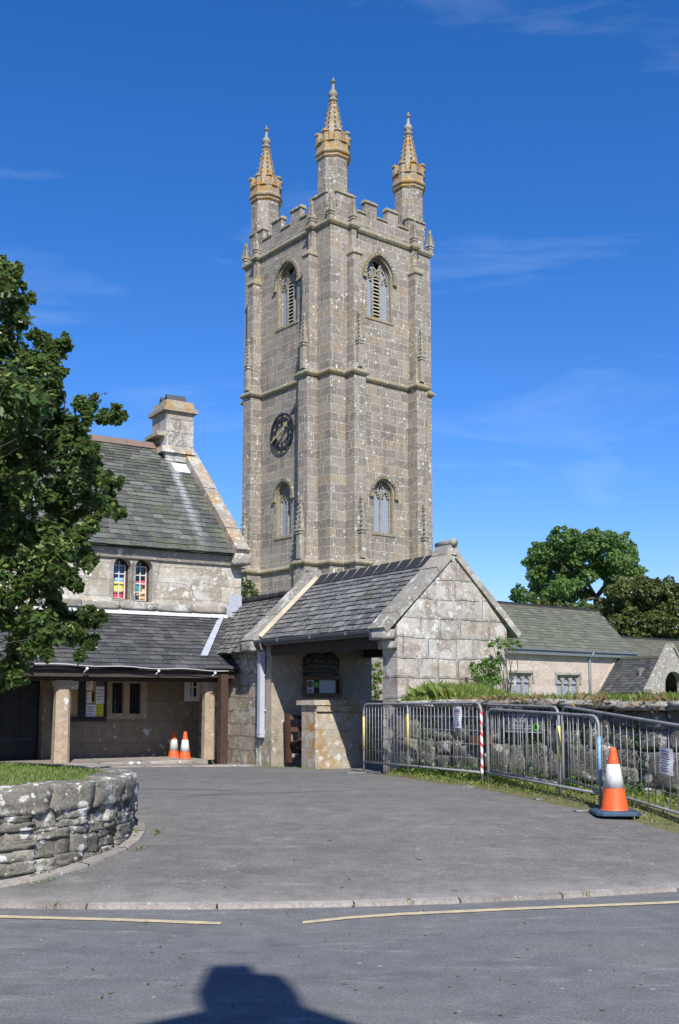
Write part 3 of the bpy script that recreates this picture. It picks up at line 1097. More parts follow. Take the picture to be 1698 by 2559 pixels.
def tracery(fn, x0, x1, zs, zspring, zap, lights, name, parent, louvre=True):
    """Hood, mullions, cusped heads and what fills the lights."""
    mb = MB()
    # frame and mullions sit 0.26 m in
    nb = lights
    w = x1 - x0
    fw, mw, d0, d1 = .09, .13, .24, .42
    lw = (w - 2 * fw - (nb - 1) * mw) / nb

    def bar(a0, a1, b0, b1, dd0=d0, dd1=d1):
        P = [fn(a0, b0, dd0), fn(a1, b0, dd0), fn(a1, b0, dd1), fn(a0, b0, dd1), fn(a0, b1, dd0), fn(a1, b1, dd0), fn(a1, b1, dd1), fn(a0, b1, dd1)]
        mb.hexa(P)

    def arcbar(pts, wd, dd0=d0, dd1=d1):
        for (a, b), (c, d) in zip(pts[:-1], pts[1:]):
            v = Vector((c - a, d - b))
            if v.length < 1e-5:
                continue
            n_ = Vector((-v.y, v.x)).normalized() * wd / 2
            v = v.normalized() * wd * .25
            q = [(a - v.x + n_.x, b - v.y + n_.y), (c + v.x + n_.x, d + v.y + n_.y), (c + v.x - n_.x, d + v.y - n_.y), (a - v.x - n_.x, b - v.y - n_.y)]
            mb.hexa([fn(p[0], p[1], dd0) for p in q] + [fn(p[0], p[1], dd1) for p in q])
    out = arch(x0, x1, zs, zspring, zap)
    arcbar(arch(x0 + fw / 2, x1 - fw / 2, zs, zspring - .02, zap - fw)[1:] + [(x0 + fw / 2, zs)], fw)
    bar(x0, x1, zs, zs + .06)
    zh = zspring - .25                       # heads of the lights
    xs_ = []
    for k in range(nb):
        a0 = x0 + fw + k * (lw + mw)
        xs_.append((a0, a0 + lw))
        zk = zh + (0.28 if nb == 3 and k == 1 else 0)
        if k < nb - 1:
            bar(a0 + lw, a0 + lw + mw, zs + .05, zspring + .1)
        hd = arch(a0 - mw * .3, a0 + lw + mw * .3, zs, zk, zk + .42, 6)[1:]
        arcbar(hd[1:], .10, d0 - .02)
        for sgn in (-1, 1):                  # cusps
            cxm = a0 + lw / 2 + sgn * lw * .33
            bar(cxm - .06, cxm + .06, zk + .05, zk + .14, d0)
            cxm = a0 + lw / 2 + sgn * lw * .2
            bar(cxm - .05, cxm + .05, zk + .2, zk + .28, d0)
    if nb == 3:
        for k in (0, 1):
            xm = xs_[k][1] + mw / 2
            bar(xm - .05, xm + .05, zspring + .1, zap - .35)
            arcbar([(xm - .3, zspring + .42), (xm, zspring + .7), (xm + .3, zspring + .42)], .09)
    else:
        xm = xs_[0][1] + mw / 2
        arcbar([(xm, zspring), (xm - .25, zspring + .28), (xm, zap - .12), (xm + .25, zspring + .28), (xm, zspring)], .08)
    win = mb.build(name, M['trim'], parent)
    # hood mould
    mb = MB()
    o2 = arch(x0 - .17, x1 + .17, zspring - .12, zspring, zap + .19)[1:]
    o2 = o2 + [(x0 - .17, zspring - .12)]
    arcbar(o2, .17, -.13, .03)
    arcbar(arch(x0 - .02, x1 + .02, zs, zspring, zap + .03)[1:] + [(x0 - .02, zs)], .12, .02, .16)
    for xx in (x0 - .2, x1 + .2):
        bar(xx - .14, xx + .14, zspring - .27, zspring - .12, -.15, .02)
    bar(x0 - .15, x1 + .15, zs - .16, zs - .002, -.05, .3)
    mb.build('hood_mould', M['weather'], win)
    for k, (a0, a1) in enumerate(xs_):
        if louvre and k == 1:
            mb = MB()
            z = zs + .1
            while z < zh + .55:
                mb.hexa([fn(a0 - .02, z, .26), fn(a1 + .02, z, .26), fn(a1 + .02, z + .12, .46), fn(a0 - .02, z + .12, .46),
                         fn(a0 - .02, z + .06, .26), fn(a1 + .02, z + .06, .26), fn(a1 + .02, z + .18, .46), fn(a0 - .02, z + .18, .46)])
                z += .215
            mb.build('louvre', M['louvre'], win)
    mb = MB()
    for k, (a0, a1) in enumerate(xs_):
        if louvre and k == 1:
            continue
        mb.add([fn(a0 - .03, zs, .34), fn(a1 + .03, zs, .34), fn(a1 + .03, zap, .34), fn(a0 - .03, zap, .34)], [(0, 1, 2, 3)])
    mb.build('lattice', M['lattice'], win)
    mb = MB()
    mb.add([fn(x0 - .1, zs - .1, .6), fn(x1 + .1, zs - .1, .6), fn(x1 + .1, zap + .1, .6), fn(x0 - .1, zap + .1, .6)], [(0, 1, 2, 3)])
    mb.build('opening', M['void'], win)
    return win


for nm, fn, x0, x1, zs, zsp, zap, nl in WIN:
    tracery(fn, x0, x1, zs, zsp, zap, nl, nm, tower, nl == 3)

# clock on the left face: open iron ring, numerals of bars, gilt hands at about twenty to two
mb = MB()
cy_, cz_ = 4.38, 17.17
CR = 1.13


def cpt(ang, r, d):                          # ang clockwise from twelve; to the viewer's right is lower y
    return (-d, cy_ - r * math.sin(ang), cz_ + r * math.cos(ang))


def cring(mb, r0, r1, d0, d1, n=48):
    vs = []
    for k in range(n):
        a = 2 * math.pi * k / n
        vs += [cpt(a, r0, d0), cpt(a, r1, d0), cpt(a, r1, d1), cpt(a, r0, d1)]
    fs = []
    for k in range(n):
        j = (k + 1) % n
        for q in range(4):
            fs.append((4 * k + q, 4 * k + (q + 1) % 4, 4 * j + (q + 1) % 4, 4 * j + q))
    mb.add(vs, fs)


def cbar(mb, a, r0, r1, w0, w1, d0, d1, off=0.0):
    c, s = math.cos(a), math.sin(a)
    P = []
    for d in (d0, d1):
        for r, w in ((r0, w0), (r1, w1)):
            for sg in (-1, 1) if r == r0 else (1, -1):
                u_ = off + sg * w
                P.append((-d, cy_ - (r * s + u_ * c), cz_ + r * c - u_ * s))
    mb.hexa(P)


cring(mb, CR * .89, CR, .10, .17)
cring(mb, CR * .555, CR * .61, .10, .16)
for k in range(4):
    cbar(mb, math.pi / 4 + k * math.pi / 2, CR * .9, CR * .96, .05, .05, -.02, .12)
clock = mb.build('clock', M['iron'], tower)
NUM = ['XII', 'I', 'II', 'III', 'IIII', 'V', 'VI', 'VII', 'VIII', 'IX', 'X', 'XI']
for k, t_ in enumerate(NUM):
    mb = MB()
    a = 2 * math.pi * k / 12
    wid = {'I': .055, 'V': .12, 'X': .12}
    tot = sum(wid[ch] for ch in t_)
    u_ = -tot / 2
    for ch in t_:
        c0 = u_ + wid[ch] / 2
        if ch == 'I':
            cbar(mb, a, CR * .6, CR * .9, .014, .016, .115, .155, c0)
        else:
            for sg in (-1, 1):
                lo = -.05 * sg if ch == 'X' else 0
                hi = .05 * sg
                c, s = math.cos(a), math.sin(a)
                P = []
                for d in (.115, .155):
                    for r, uu in ((CR * .6, c0 + lo - .014), (CR * .6, c0 + lo + .014), (CR * .9, c0 + hi + .014), (CR * .9, c0 + hi - .014)):
                        P.append((-d - .002 * sg, cy_ - (r * s + uu * c), cz_ + r * c - uu * s))
                mb.hexa(P)
        u_ += wid[ch]
    mb.build('numeral', M['iron'], clock)
for nm, ang, r0, r1, w0, w1, d in (('hour_hand', R(50), -.2, CR * .55, .05, .075, .2), ('minute_hand', R(243), -.3, CR * .98, .075, .035, .24)):
    mb = MB()
    cbar(mb, ang, r0, r1, w0, w1, d, d + .03)
    if nm == 'hour_hand':
        cbar(mb, ang, r1 - .02, r1 + .16, .13, .01, d + .002, d + .028)
    mb.build(nm, M['gilt'], clock)


# ------------------------------------------------------------------ slate roofs
def slates(mb, O, U, V, slope, x0f, x1f, h0=.24, h1=.16, w=.3, th=.012, jit=.012):
    """Overlapping slates on the plane O + U*x + V*v, rows from the eave (v = 0) up to v = slope."""
    O, U, V = Vector(O), Vector(U).normalized(), Vector(V).normalized()
    Nn = U.cross(V).normalized()
    a0, a1, b0, b1 = x0f(0), x1f(0), x0f(1), x1f(1)
    mb.add([O + U * a0 - Nn * .02, O + U * a1 - Nn * .02, O + U * b1 + V * slope - Nn * .02, O + U * b0 + V * slope - Nn * .02], [(0, 1, 2, 3)], .2)
    v = 0.0
    while v < slope - .02:
        q = v / slope
        h = h0 + (h1 - h0) * q
        x0, x1 = x0f(q), x1f(q)
        x = x0 - rng.uniform(0, w * .6)
        top = min(v + h * 1.25, slope)
        while x < x1:
            ww = w * rng.uniform(.65, 1.35)
            xa, xb = max(x, x0), min(x + ww - .006, x1)
            x += ww
            if xb - xa < .03:
                continue
            vb = v + rng.uniform(-jit, jit)
            l0 = th * 2.1 + rng.uniform(-.003, .006)
            tl = rng.uniform(-.003, .003)
            p = [O + U * xa + V * vb + Nn * (l0 + tl), O + U * xb + V * vb + Nn * (l0 - tl), O + U * xb + V * top + Nn * .004, O + U * xa + V * top + Nn * .004,
                 O + U * xa + V * vb + Nn * (l0 + tl - th), O + U * xb + V * vb + Nn * (l0 - tl - th)]
            mb.add(p, [(0, 1, 2, 3), (4, 5, 1, 0), (4, 0, 3), (5, 2, 1)], min(1, max(0, rng.gauss(.45, .29))))
        v += h


# ------------------------------------------------------------------ church house
house = thing('church_house', 'long granite church house with slate roof, chimney and open pillared porch', 'house', H, (0, 0, .25))
HF = lambda a, b, d: (a, d, b)
EV_Z, RG_Y, RG_Z = 4.98, 3.1, 8.12
PEZ, PEY = 2.26, -2.0                       # porch eave
holes, arches = [], []
for u0, u1, vt, vb in ((283, 327, 1393, 1497), (337, 380, 1397, 1503)):
    a0, zb = H.loc(u0, vb)
    a1, _ = H.loc(u1, vb)
    _, zt = H.loc((u0 + u1) / 2, vt)
    arches.append((a0, a1, zb, zt))
    holes.append(roundarch(a0, a1, zb, zt - (a1 - a0) / 2))
lights = []
for u0, u1, vt, vb in ((279, 310, 1706, 1783), (323, 354, 1707, 1784)):
    a0, zb = H.loc(u0, vb)
    a1, zt = H.loc(u1, vt)
    lights.append((a0, a1, zb, zt))
    holes.append([(a0, zb), (a1, zb), (a1, zt), (a0, zt)])
a0, zb = H.loc(465, 1748)
a1, zt = H.loc(497, 1686)
small = (a0, a1, zb, zt)
holes.append([(a0, zb), (a1, zb), (a1, zt), (a0, zt)])
d1x, _ = H.loc(106, 1800)
door = (d1x - 3.2, d1x, .3, 2.55)
holes.append([(door[0], door[2]), (door[1], door[2]), (door[1], door[3]), (door[0], door[3])])
mb = MB()
up = [h for h in holes[:2]]
mb.panel([(-11, 2.9), (0, 2.9), (0, 5.05), (-11, 5.05)], up, HF, .28)
mb.add([(0, 0, .1), (0, 6.2, .1), (0, 6.2, 5.05), (0, RG_Y, 8.2), (0, 0, 5.05)], [(0, 1, 2, 3, 4)])
mb.add([(-11, 6.2, .1), (0, 6.2, .1), (0, 6.2, 5.05), (-11, 6.2, 5.05)], [(0, 1, 2, 3)])
mb.add([(-11, 0, .1), (-11, 6.2, .1), (-11, 6.2, 5.05), (-11, RG_Y, 8.2), (-11, 0, 5.05)], [(0, 1, 2, 3, 4)])
mb.build('wall', M['house'], house)
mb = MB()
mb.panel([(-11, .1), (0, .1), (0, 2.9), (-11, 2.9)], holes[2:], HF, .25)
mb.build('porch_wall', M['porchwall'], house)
mb = MB()
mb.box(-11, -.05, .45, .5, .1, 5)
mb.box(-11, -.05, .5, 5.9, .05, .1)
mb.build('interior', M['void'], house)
# roof
mb = MB()
U, O = Vector((1, 0, 0)), Vector((0, -.26, EV_Z - .02))
V = Vector((0, RG_Y + .26, RG_Z - EV_Z))
SL = V.length
slates(mb, O, U, V, SL, lambda q: -11.2, lambda q: -.30, .21, .12, .27)
V2 = Vector((0, -(RG_Y + .26), RG_Z - EV_Z))
mb.add([(-11.2, RG_Y + RG_Y + .26, EV_Z), (-.1, RG_Y + RG_Y + .26, EV_Z), (-.1, RG_Y, RG_Z), (-11.2, RG_Y, RG_Z)], [(0, 1, 2, 3)], .4)
roof = mb.build('roof', M['sl_house'], house)
mb = MB()
x = -11.2
while x < -1.0:
    w = .45
    mb.hexa([(x, RG_Y - .15, RG_Z - .10), (x + w - .006, RG_Y - .15, RG_Z - .10), (x + w - .006, RG_Y + .15, RG_Z - .10), (x, RG_Y + .15, RG_Z - .10),
             (x, RG_Y - .03, RG_Z + .08), (x + w - .006, RG_Y - .03, RG_Z + .08), (x + w - .006, RG_Y + .03, RG_Z + .08), (x, RG_Y + .03, RG_Z + .08)], rng.random())
    x += w
mb.build('ridge_tiles', M['redridge'], roof)
mb = MB()                                    # cornice board under the eave
mb.frustum((-11, -.02, -.06, -.003), 4.72, (-11, -.02, -.12, -.003), 4.93)
mb.build('eaves_cornice', M['trim'], house)
# gable coping with kneeler
mb = MB()
n_ = Vector((0, -(RG_Z - EV_Z), RG_Y + .26)).normalized()
for k in range(5):
    q0, q1 = k / 5 * .93, (k + 1) / 5 * .93 - .004
    a, b = O + V * q0 - Vector((0, 0, 0)), O + V * q1
    th = .16 + .02 * rng.random()
    P = [(-.30, a.y, a.z), (.05, a.y, a.z), (.05, b.y, b.z), (-.30, b.y, b.z)]
    mb.hexa([Vector(p) - n_ * .12 for p in P] + [Vector(p) + n_ * th for p in P], rng.random())
cop = mb.build('gable_coping', M['copeorange'], house)
mb = MB()
mb.rock((-.11, -.10, 4.86), .20, .22, .13, amp=.04, rd=.12)
mb.build('kneeler', M['coping'], cop)
# chimney
mb = MB()
cx0, cx1, cy0, cy1 = -.86, -.10, 2.62, 3.55
mb.box(cx0, cx1, cy0, cy1, 7.3, 8.99)
ch = mb.build('chimney', M['gable'], house)
mb = MB()
for (e, z0, z1) in ((.05, 7.88, 8.05),):
    mb.frustum((cx0 - .14, cx1 + .04, cy0 - .08, cy1 + .05), z0, (cx0 - .1, cx1 + .01, cy0 - .02, cy1 + .02), z1)
mb.frustum((cx0 - .09, cx1 + .09, cy0 - .09, cy1 + .09), 8.97, (cx0 - .09, cx1 + .09, cy0 - .09, cy1 + .09), 9.07)
mb.frustum((cx0 - .02, cx1 + .02, cy0 - .02, cy1 + .02), 9.07, (cx0 + .01, cx1 - .01, cy0 + .01, cy1 - .01), 9.27)
mb.hexa([(cx0 - .22, cy0 + .05, 8.32), (cx0, cy0 + .05, 8.32), (cx0, cy1 - .02, 8.32), (cx0 - .22, cy1 - .02, 8.32),
         (cx0 - .22, cy0 + .05, 8.41), (cx0, cy0 + .05, 8.45), (cx0, cy1 - .02, 8.45), (cx0 - .22, cy1 - .02, 8.41)])
mb.build('chimney_cap', M['copeorange'], ch)
mb = MB()
for yy in (cy0 + .16, cy1 - .42):
    for s_ in (-1, 1):
        mb.hexa([(cx0 + .1, yy + .13 + s_ * .15, 9.28), (cx1 - .12, yy + .13 + s_ * .15, 9.28), (cx1 - .12, yy + .13 + s_ * .12, 9.28), (cx0 + .1, yy + .13 + s_ * .12, 9.28),
                 (cx0 + .1, yy + .13 + s_ * .012, 9.48), (cx1 - .12, yy + .13 + s_ * .012, 9.48), (cx1 - .12, yy + .13 - s_ * .016, 9.48), (cx0 + .1, yy + .13 - s_ * .016, 9.48)])
mb.build('chimney_slates', M['sl_porch'], ch)
mb = MB()                                    # lead soaker below the stack
a, b = O + V * .74, O + V * .83
mb.hexa([Vector((cx0 + .1, a.y, a.z)) + n_ * .03, Vector((-.34, a.y, a.z)) + n_ * .03, Vector((-.34, b.y, b.z)) + n_ * .03, Vector((cx0 + .1, b.y, b.z)) + n_ * .03,
         Vector((cx0 + .1, a.y, a.z)) + n_ * .045, Vector((-.34, a.y, a.z)) + n_ * .045, Vector((-.34, b.y, b.z)) + n_ * .045, Vector((cx0 + .1, b.y, b.z)) + n_ * .045])
mb.build('lead_apron', M['white'], ch)

# arched windows with painted frames
for k, (a0, a1, zb, zt) in enumerate(arches):
    zsp = zt - (a1 - a0) / 2
    xm = (a0 + a1) / 2
    mb = MB()
    o = roundarch(a0 - .0, a1 + .0, zb, zsp)
    i = roundarch(a0 + .05, a1 - .05, zb + .04, zsp)
    mb.panel(o, [i], lambda a, b, d: (a, d + .20, b), .06)
    mb.build('arched_window', M['gatewood'], house)
    win = bpy.data.objects[[q.name for q in bpy.data.objects if q.name.startswith('arched_window')][-1]]
    mb = MB()
    for zz in np.linspace(zb + .045, zsp + .05, 5):
        mb.box(a0 + .05, a1 - .05, .222, .245, zz - .012, zz + .012)
    mb.box(xm - .011, xm + .011, .219, .242, zb + .04, zsp + .2)
    for xx in (a0 + .065, a1 - .065):
        mb.box(xx - .013, xx + .013, .216, .246, zb + .04, zsp + .1)
    mb.build('glazing_bars', M['white'], win)
    mb = MB()
    o = roundarch(a0 + .052, a1 - .052, zb + .042, zsp)
    mb.add([(a, .25, b) for a, b in o], [tuple(range(len(o)))])
    mb.build('glass', M['clear'], win)
    mb = MB()                                # dressed surround and stepped arch, a little proud
    mb.panel(roundarch(a0 - .10, a1 + .10, zb - .02, zsp), [roundarch(a0 - .004, a1 + .004, zb - .015, zsp)], lambda a, b, d: (a, d - .012, b), .02)
    mb.build('surround', M['coping'], win)
mb = MB()
for q in range(7):
    mb.rock((-6.0 + q * .86, -.03, arches[0][2] - .13 - .01 * (q % 2)), .44, .10, .085, amp=.05, rd=.2)
mb.build('sill_course', M['coping'], house)

# porch roof
fl = [H.loc(147, 1514), H.loc(539, 1545)]
PZ = (fl[0][1] + fl[1][1]) / 2
mb = MB()
PO = Vector((0, PEY - .02, PEZ - .02))
PV = Vector((0, -PEY - .0, PZ - PEZ))
slates(mb, PO, U, PV, PV.length, lambda q: -11.2, lambda q: -1.02 + .95 * q, .17, .13, .24)
porch = mb.build('porch_roof', M['sl_porch'], house)
mb = MB()
x = -11
while x < -.4:
    w = rng.uniform(1.2, 1.9)
    x1 = min(x + w, -.4)
    dz = .02 * rng.random()
    mb.hexa([(x, -.16, PZ - .06), (x1 - .01, -.16, PZ - .06), (x1 - .01, -.004, PZ - .0), (x, -.004, PZ - .0), (x, -.15, PZ - .03), (x1 - .01, -.15, PZ - .03), (x1 - .01, -.004, PZ + .10 + dz), (x, -.004, PZ + .10 + dz)])
    x = x1
mb.build('lead_flashing', M['white'], porch)
mb = MB()
mb.box(-11, -.5, -.034, -.005, PZ + .115, PZ + .16)
mb.build('lime_fillet', M['bargestone'], porch)
# stepped lead at the right end of the upper wall
mb = MB()
for i_, (u0, v0, u1, v1) in enumerate(((528, 1530, 556, 1552), (548, 1512, 580, 1545), (572, 1488, 604, 1530))):
    a0, z1 = H.loc(u0, v0, -.01)
    a1, z0 = H.loc(u1, v1, -.01)
    mb.box(a0, min(a1, .12), -.012 - .004 * i_, -.003, z0, z1)
mb.build('stepped_flashing', M['lead'], house)


def plane_hit(u, v, fr, P, n):
    """Pixel ray against a plane given in frame coordinates."""
    d = ray(u, v)
    e = Vector((0, 0, EZ))
    lo = fr.l(e)
    ld = fr.l(e + d) - lo
    t = (Vector(P) - lo).dot(n) / ld.dot(n)
    return lo + ld * t


pn = Vector((1, 0, 0)).cross(PV).normalized()
mb = MB()
Q = [plane_hit(u, v, H, PO + pn * .045, pn) for u, v in ((501, 1640), (519, 1640), (562, 1538), (542, 1553))]
mb.hexa(Q + [p + pn * .025 for p in Q])
mb.build('lead_valley', M['lead'], porch)
# eave beam, fascia and pillars
mb = MB()
mb.box(-11.2, -1.10, -1.92, -1.78, 2.06, 2.22)
mb.box(-11.2, -1.06, -1.64, -1.40, 1.98, 2.2)
mb.build('porch_beam', M['timber'], house)
mb = MB()
mb.add([(-11.2, -2.0, 2.2), (-1.05, -2.0, 2.2), (-.4, 0, 3.36), (-11.2, 0, 3.36)], [(0, 1, 2, 3)])
mb.build('porch_ceiling', M['timber'], house)
mb = MB()
mb.box(-11.2, -1.62, -1.78, -.004, .1, .375)
for q in range(9):
    mb.rock((-10.6 + q * 1.02, -1.72, .27), .50, .18, .115, amp=.04, rd=.12)
mb.build('porch_step', M['kerbstone'], house)
PLX = [H.loc(151, 1890, -1.52)[0], H.loc(520, 1880, -1.52)[0], H.loc(151, 1890, -1.52)[0] - 3.6]
for px_, wd in zip(PLX, (.145, .115, .145)):
    mb = MB()
    c = (px_, -1.52)
    oc = lambda w, k: [(c[0] - w, c[1] - w * k), (c[0] - w * k, c[1] - w), (c[0] + w * k, c[1] - w), (c[0] + w, c[1] - w * k), (c[0] + w, c[1] + w * k), (c[0] + w * k, c[1] + w), (c[0] - w * k, c[1] + w), (c[0] - w, c[1] + w * k)]
    lv = [(.36, wd * 1.06), (.9, wd * 1.03), (1.5, wd), (1.86, wd * .98)]
    vs = [(x + .006 * noise.noise(Vector((x * 9, z * 3, 0))), y, z) for z, w in lv for x, y in oc(w, .62)]
    mb.add(vs, [(8 * i + k, 8 * i + (k + 1) % 8, 8 * i + 8 + (k + 1) % 8, 8 * i + 8 + k) for i in range(3) for k in range(8)])
    mb.frustum((c[0] - wd * .98, c[0] + wd * .98, c[1] - wd * .98, c[1] + wd * .98), 1.86, (c[0] - wd * 1.22, c[0] + wd * 1.22, c[1] - wd * 1.0, c[1] + wd * 1.0), 1.99)
    mb.build('pillar', M['pillar'], house)
# mullioned porch window
for (a0, a1, zb, zt) in lights:
    mb = MB()
    for xx in np.linspace(a0, a1, 4):
        mb.box(xx - .008, xx + .008, .10, .12, zb, zt)
    for zz in np.linspace(zb, zt, 6):
        mb.box(a0, a1, .101, .119, zz - .008, zz + .008)
    win = mb.build('mullioned_window', M['iron'], house)
    mb = MB()
    mb.add([(a0, .14, zb), (a1, .14, zb), (a1, .14, zt), (a0, .14, zt)], [(0, 1, 2, 3)])
    mb.build('glass', M['glass'], win)
mb = MB()
mb.panel([(lights[0][0] - .14, lights[0][2] - .12), (lights[1][1] + .14, lights[0][2] - .12), (lights[1][1] + .14, lights[0][3] + .12), (lights[0][0] - .14, lights[0][3] + .12)],
         [[(l[0] + .003, l[2] + .003), (l[1] - .003, l[2] + .003), (l[1] - .003, l[3] - .003), (l[0] + .003, l[3] - .003)] for l in lights], lambda a, b, d: (a, d - .02, b), .12)
mb.build('window_surround', M['pillar'], house)
a0, a1, zb, zt = small
mb = MB()
mb.panel([(a0 - .05, zb - .04), (a1 + .05, zb - .04), (a1 + .05, zt + .05), (a0 - .05, zt + .05)],
         [[(a0 + .1, zb + .06), ((a0 + a1) / 2 - .02, zb + .06), ((a0 + a1) / 2 - .02, zt - .04), (a0 + .1, zt - .04)],
          [((a0 + a1) / 2 + .02, zb + .06), (a1 - .05, zb + .06), (a1 - .05, zt - .04), ((a0 + a1) / 2 + .02, zt - .04)]], lambda a, b, d: (a, d - .025, b), .04)
mb.box(a0 + .08, a1 - .05, -.012, .004, (zb + zt) / 2 - .012, (zb + zt) / 2 + .012)
sw = mb.build('small_window', M['paper'], house)
mb = MB()
mb.add([(a0, .03, zb), (a1, .03, zb), (a1, .03, zt), (a0, .03, zt)], [(0, 1, 2, 3)])
mb.build('glass', M['glass'], sw)
mb = MB()
for k in range(8):
    w = (door[1] - door[0]) / 8
    mb.box(door[0] + k * w + .004, door[0] + (k + 1) * w - .004, .22 + .004 * (k % 2), .28, .12, door[3])
dr = mb.build('dark_doorway_boards', M['black'], house)  # black boards stand in for the darkness of the open doorway
mb = MB()
for zz in (.8, 1.9):
    mb.box(door[0] + .05, door[1] - .05, .2, .219, zz - .04, zz + .04)
mb.build('doorway_bars', M['iron'], dr)  # added bars across the black stand-in boards

# stuffed cloth behind the two arched windows
CL = {'yellow': plain('yellow_cloth', (.85, .72, .06), .8, var=.2), 'red': plain('red_cloth', (.72, .05, .09), .8, var=.3), 'blue': plain('blue_cloth', (.06, .14, .60), .8, c2=(.03, .05, .25), scale=9),
      'sky': plain('pale_blue_cloth', (.35, .62, .78), .8, var=.3), 'orange': plain('orange_cloth', (.85, .42, .12), .8, c2=(.80, .60, .25), scale=9), 'green': plain('green_cloth', (.05, .35, .26), .8, var=.3), 'navy': plain('navy_cloth', (.025, .045, .09), .8, var=.3)}


def cloth(colr, u, v, su, sv, lab, yy=.34):
    x, z = H.loc(u, v, yy)
    mb = MB()
    k = 1 / 100.
    mb.rock((x, yy, z), su * k, .05, sv * k, amp=.12, rd=.85, n=8)
    tag(mb.build('cushion', CL[colr], fr=H), lab, 'cushion', 'bright cloth cushions inside the upstairs windows')


cloth('red', 291, 1491, 17, 9, 'red cushion lowest behind the left arched window')
cloth('red', 311, 1484, 12, 12, 'red cushion behind the right half of the left arched window')
cloth('yellow', 296, 1468, 20, 12, 'big yellow cushion behind the left arched window')
cloth('sky', 304, 1449, 22, 5, 'pale blue folded cushion above the yellow one in the left arched window')
cloth('blue', 300, 1432, 24, 20, 'deep blue cushion filling the middle of the left arched window', .42)
cloth('red', 357, 1463, 20, 11, 'crimson cushion across the right arched window')
cloth('green', 346, 1468, 8, 10, 'green cushion at the left edge of the right arched window', .30)
cloth('orange', 362, 1487, 18, 13, 'orange cushion lowest behind the right arched window')

# noticeboard with two glazed bays in the porch
nb0 = H.loc(135, 1803, -.1)
nb1 = H.loc(268, 1683, -.1)
nb = thing('noticeboard', 'black framed noticeboard with posters under the porch beside the left pillar', 'noticeboard', H, (nb0[0], -.1, nb0[1]))
mb = MB()
xa = [H.loc(u, 1750, -.1)[0] for u in (135, 146, 198, 215, 263, 268)]
zz0, zz1 = nb0[1], nb1[1]
mb.panel([(xa[0], zz0), (xa[5], zz0), (xa[5], zz1), (xa[0], zz1)], [[(xa[1], zz0 + .09), (xa[2], zz0 + .09), (xa[2], zz1 - .05), (xa[1], zz1 - .05)], [(xa[3], zz0 + .09), (xa[4], zz0 + .09), (xa[4], zz1 - .05), (xa[3], zz1 - .05)]], lambda a, b, d: (a, d - .1, b), .07)
mb.box(xa[0], xa[5], -.03, -.004, zz0, zz1)
mb.build('board_frame', M['black'], nb)
mb = MB()
for a, b in ((1, 2), (3, 4)):
    mb.box(xa[a] + .002, xa[b] - .002, -.045, -.031, zz0 + .092, zz1 - .052)
mb.build('backing', M['cork'], nb)
for mt, u0, v0, u1, v1 in (('paper', 216, 1689, 232, 1725), ('paper', 217, 1729, 229, 1757), ('black', 230, 1729, 236, 1752), ('ink', 242, 1686, 262, 1714), ('paper', 241, 1716, 261, 1759), ('paper', 216, 1761, 239, 1792), ('yellowpaper', 240, 1761, 258, 1792), ('paper', 178, 1690, 197, 1722), ('paper', 160, 1700, 176, 1735), ('paperblue', 171, 1740, 178, 1782)):
    a0, z1 = H.loc(u0, v0, -.05)
    a1, z0 = H.loc(u1, v1, -.05)
    mb = MB()
    mb.box(a0, a1, -.052, -.046, z0, z1)
    po = mb.build('poster', M[mt], nb)
    if mt in ('paper', 'yellowpaper') and u1 - u0 > 15:
        mb = MB()
        for q in range(4):
            zq = z1 - (z1 - z0) * (.2 + .18 * q)
            mb.box(a0 + .02, a1 - .03 - .04 * (q % 2), -.0545, -.0525, zq - .008, zq + .008)
        mb.build('print_lines', M['ink'], po)

# dark post at the open end of the porch
mb = MB()
px_, _ = H.loc(557, 1800, -2.06)
mb.frustum((px_ - .085, px_ + .085, -2.14, -1.98), .17, (px_ - .08, px_ + .08, -2.14, -1.98), 2.14)
mb.lathe((px_ + .1, -2.02), [(.03, .58), (.055, .62), (.055, .74), (.03, .78)], 8)
mb.lathe((px_ + .1, -2.02), [(.03, 1.62), (.06, 1.66), (.06, 1.80), (.03, 1.84)], 8)
tag(mb.build('porch_post', M['brown'], fr=H), 'dark brown square post at the right end of the porch', 'post')

# string of bulbs under the porch slates
ls = thing('light_string', 'white cable with small bulbs strung under the porch eave', 'string of lights', H, (-4, -2.05, 2.2))
mb = MB()
e0, e1 = H.loc(20, 1655, -2.06), H.loc(572, 1677, -2.06)
mb.tube([(e0[0] + (e1[0] - e0[0]) * q, -2.06, e0[1] + (e1[1] - e0[1]) * q - .012 * math.sin(q * 22)) for q in np.linspace(0, 1, 40)] + [], .009, 5)
mb.tube([(-11, -2.06, e0[1] + .02), (e0[0], -2.06, e0[1])], .009, 5)
mb.build('cable', M['white'], ls)
for u, v in ((79, 1663), (218, 1671), (397, 1677), (538, 1682)):
    x, z = H.loc(u, v, -2.06)
    mb = MB()
    mb.lathe((x, -2.07), [(.008, z - .03), (.026, z - .018), (.03, z), (.022, z + .022), (.008, z + .03)], 8, smooth=True)
    mb.tube([(x, -2.06, z - .01), (x - .04, -1.98, z - .075)], .012, 6)
    mb.build('bulb', M['paper'], ls)


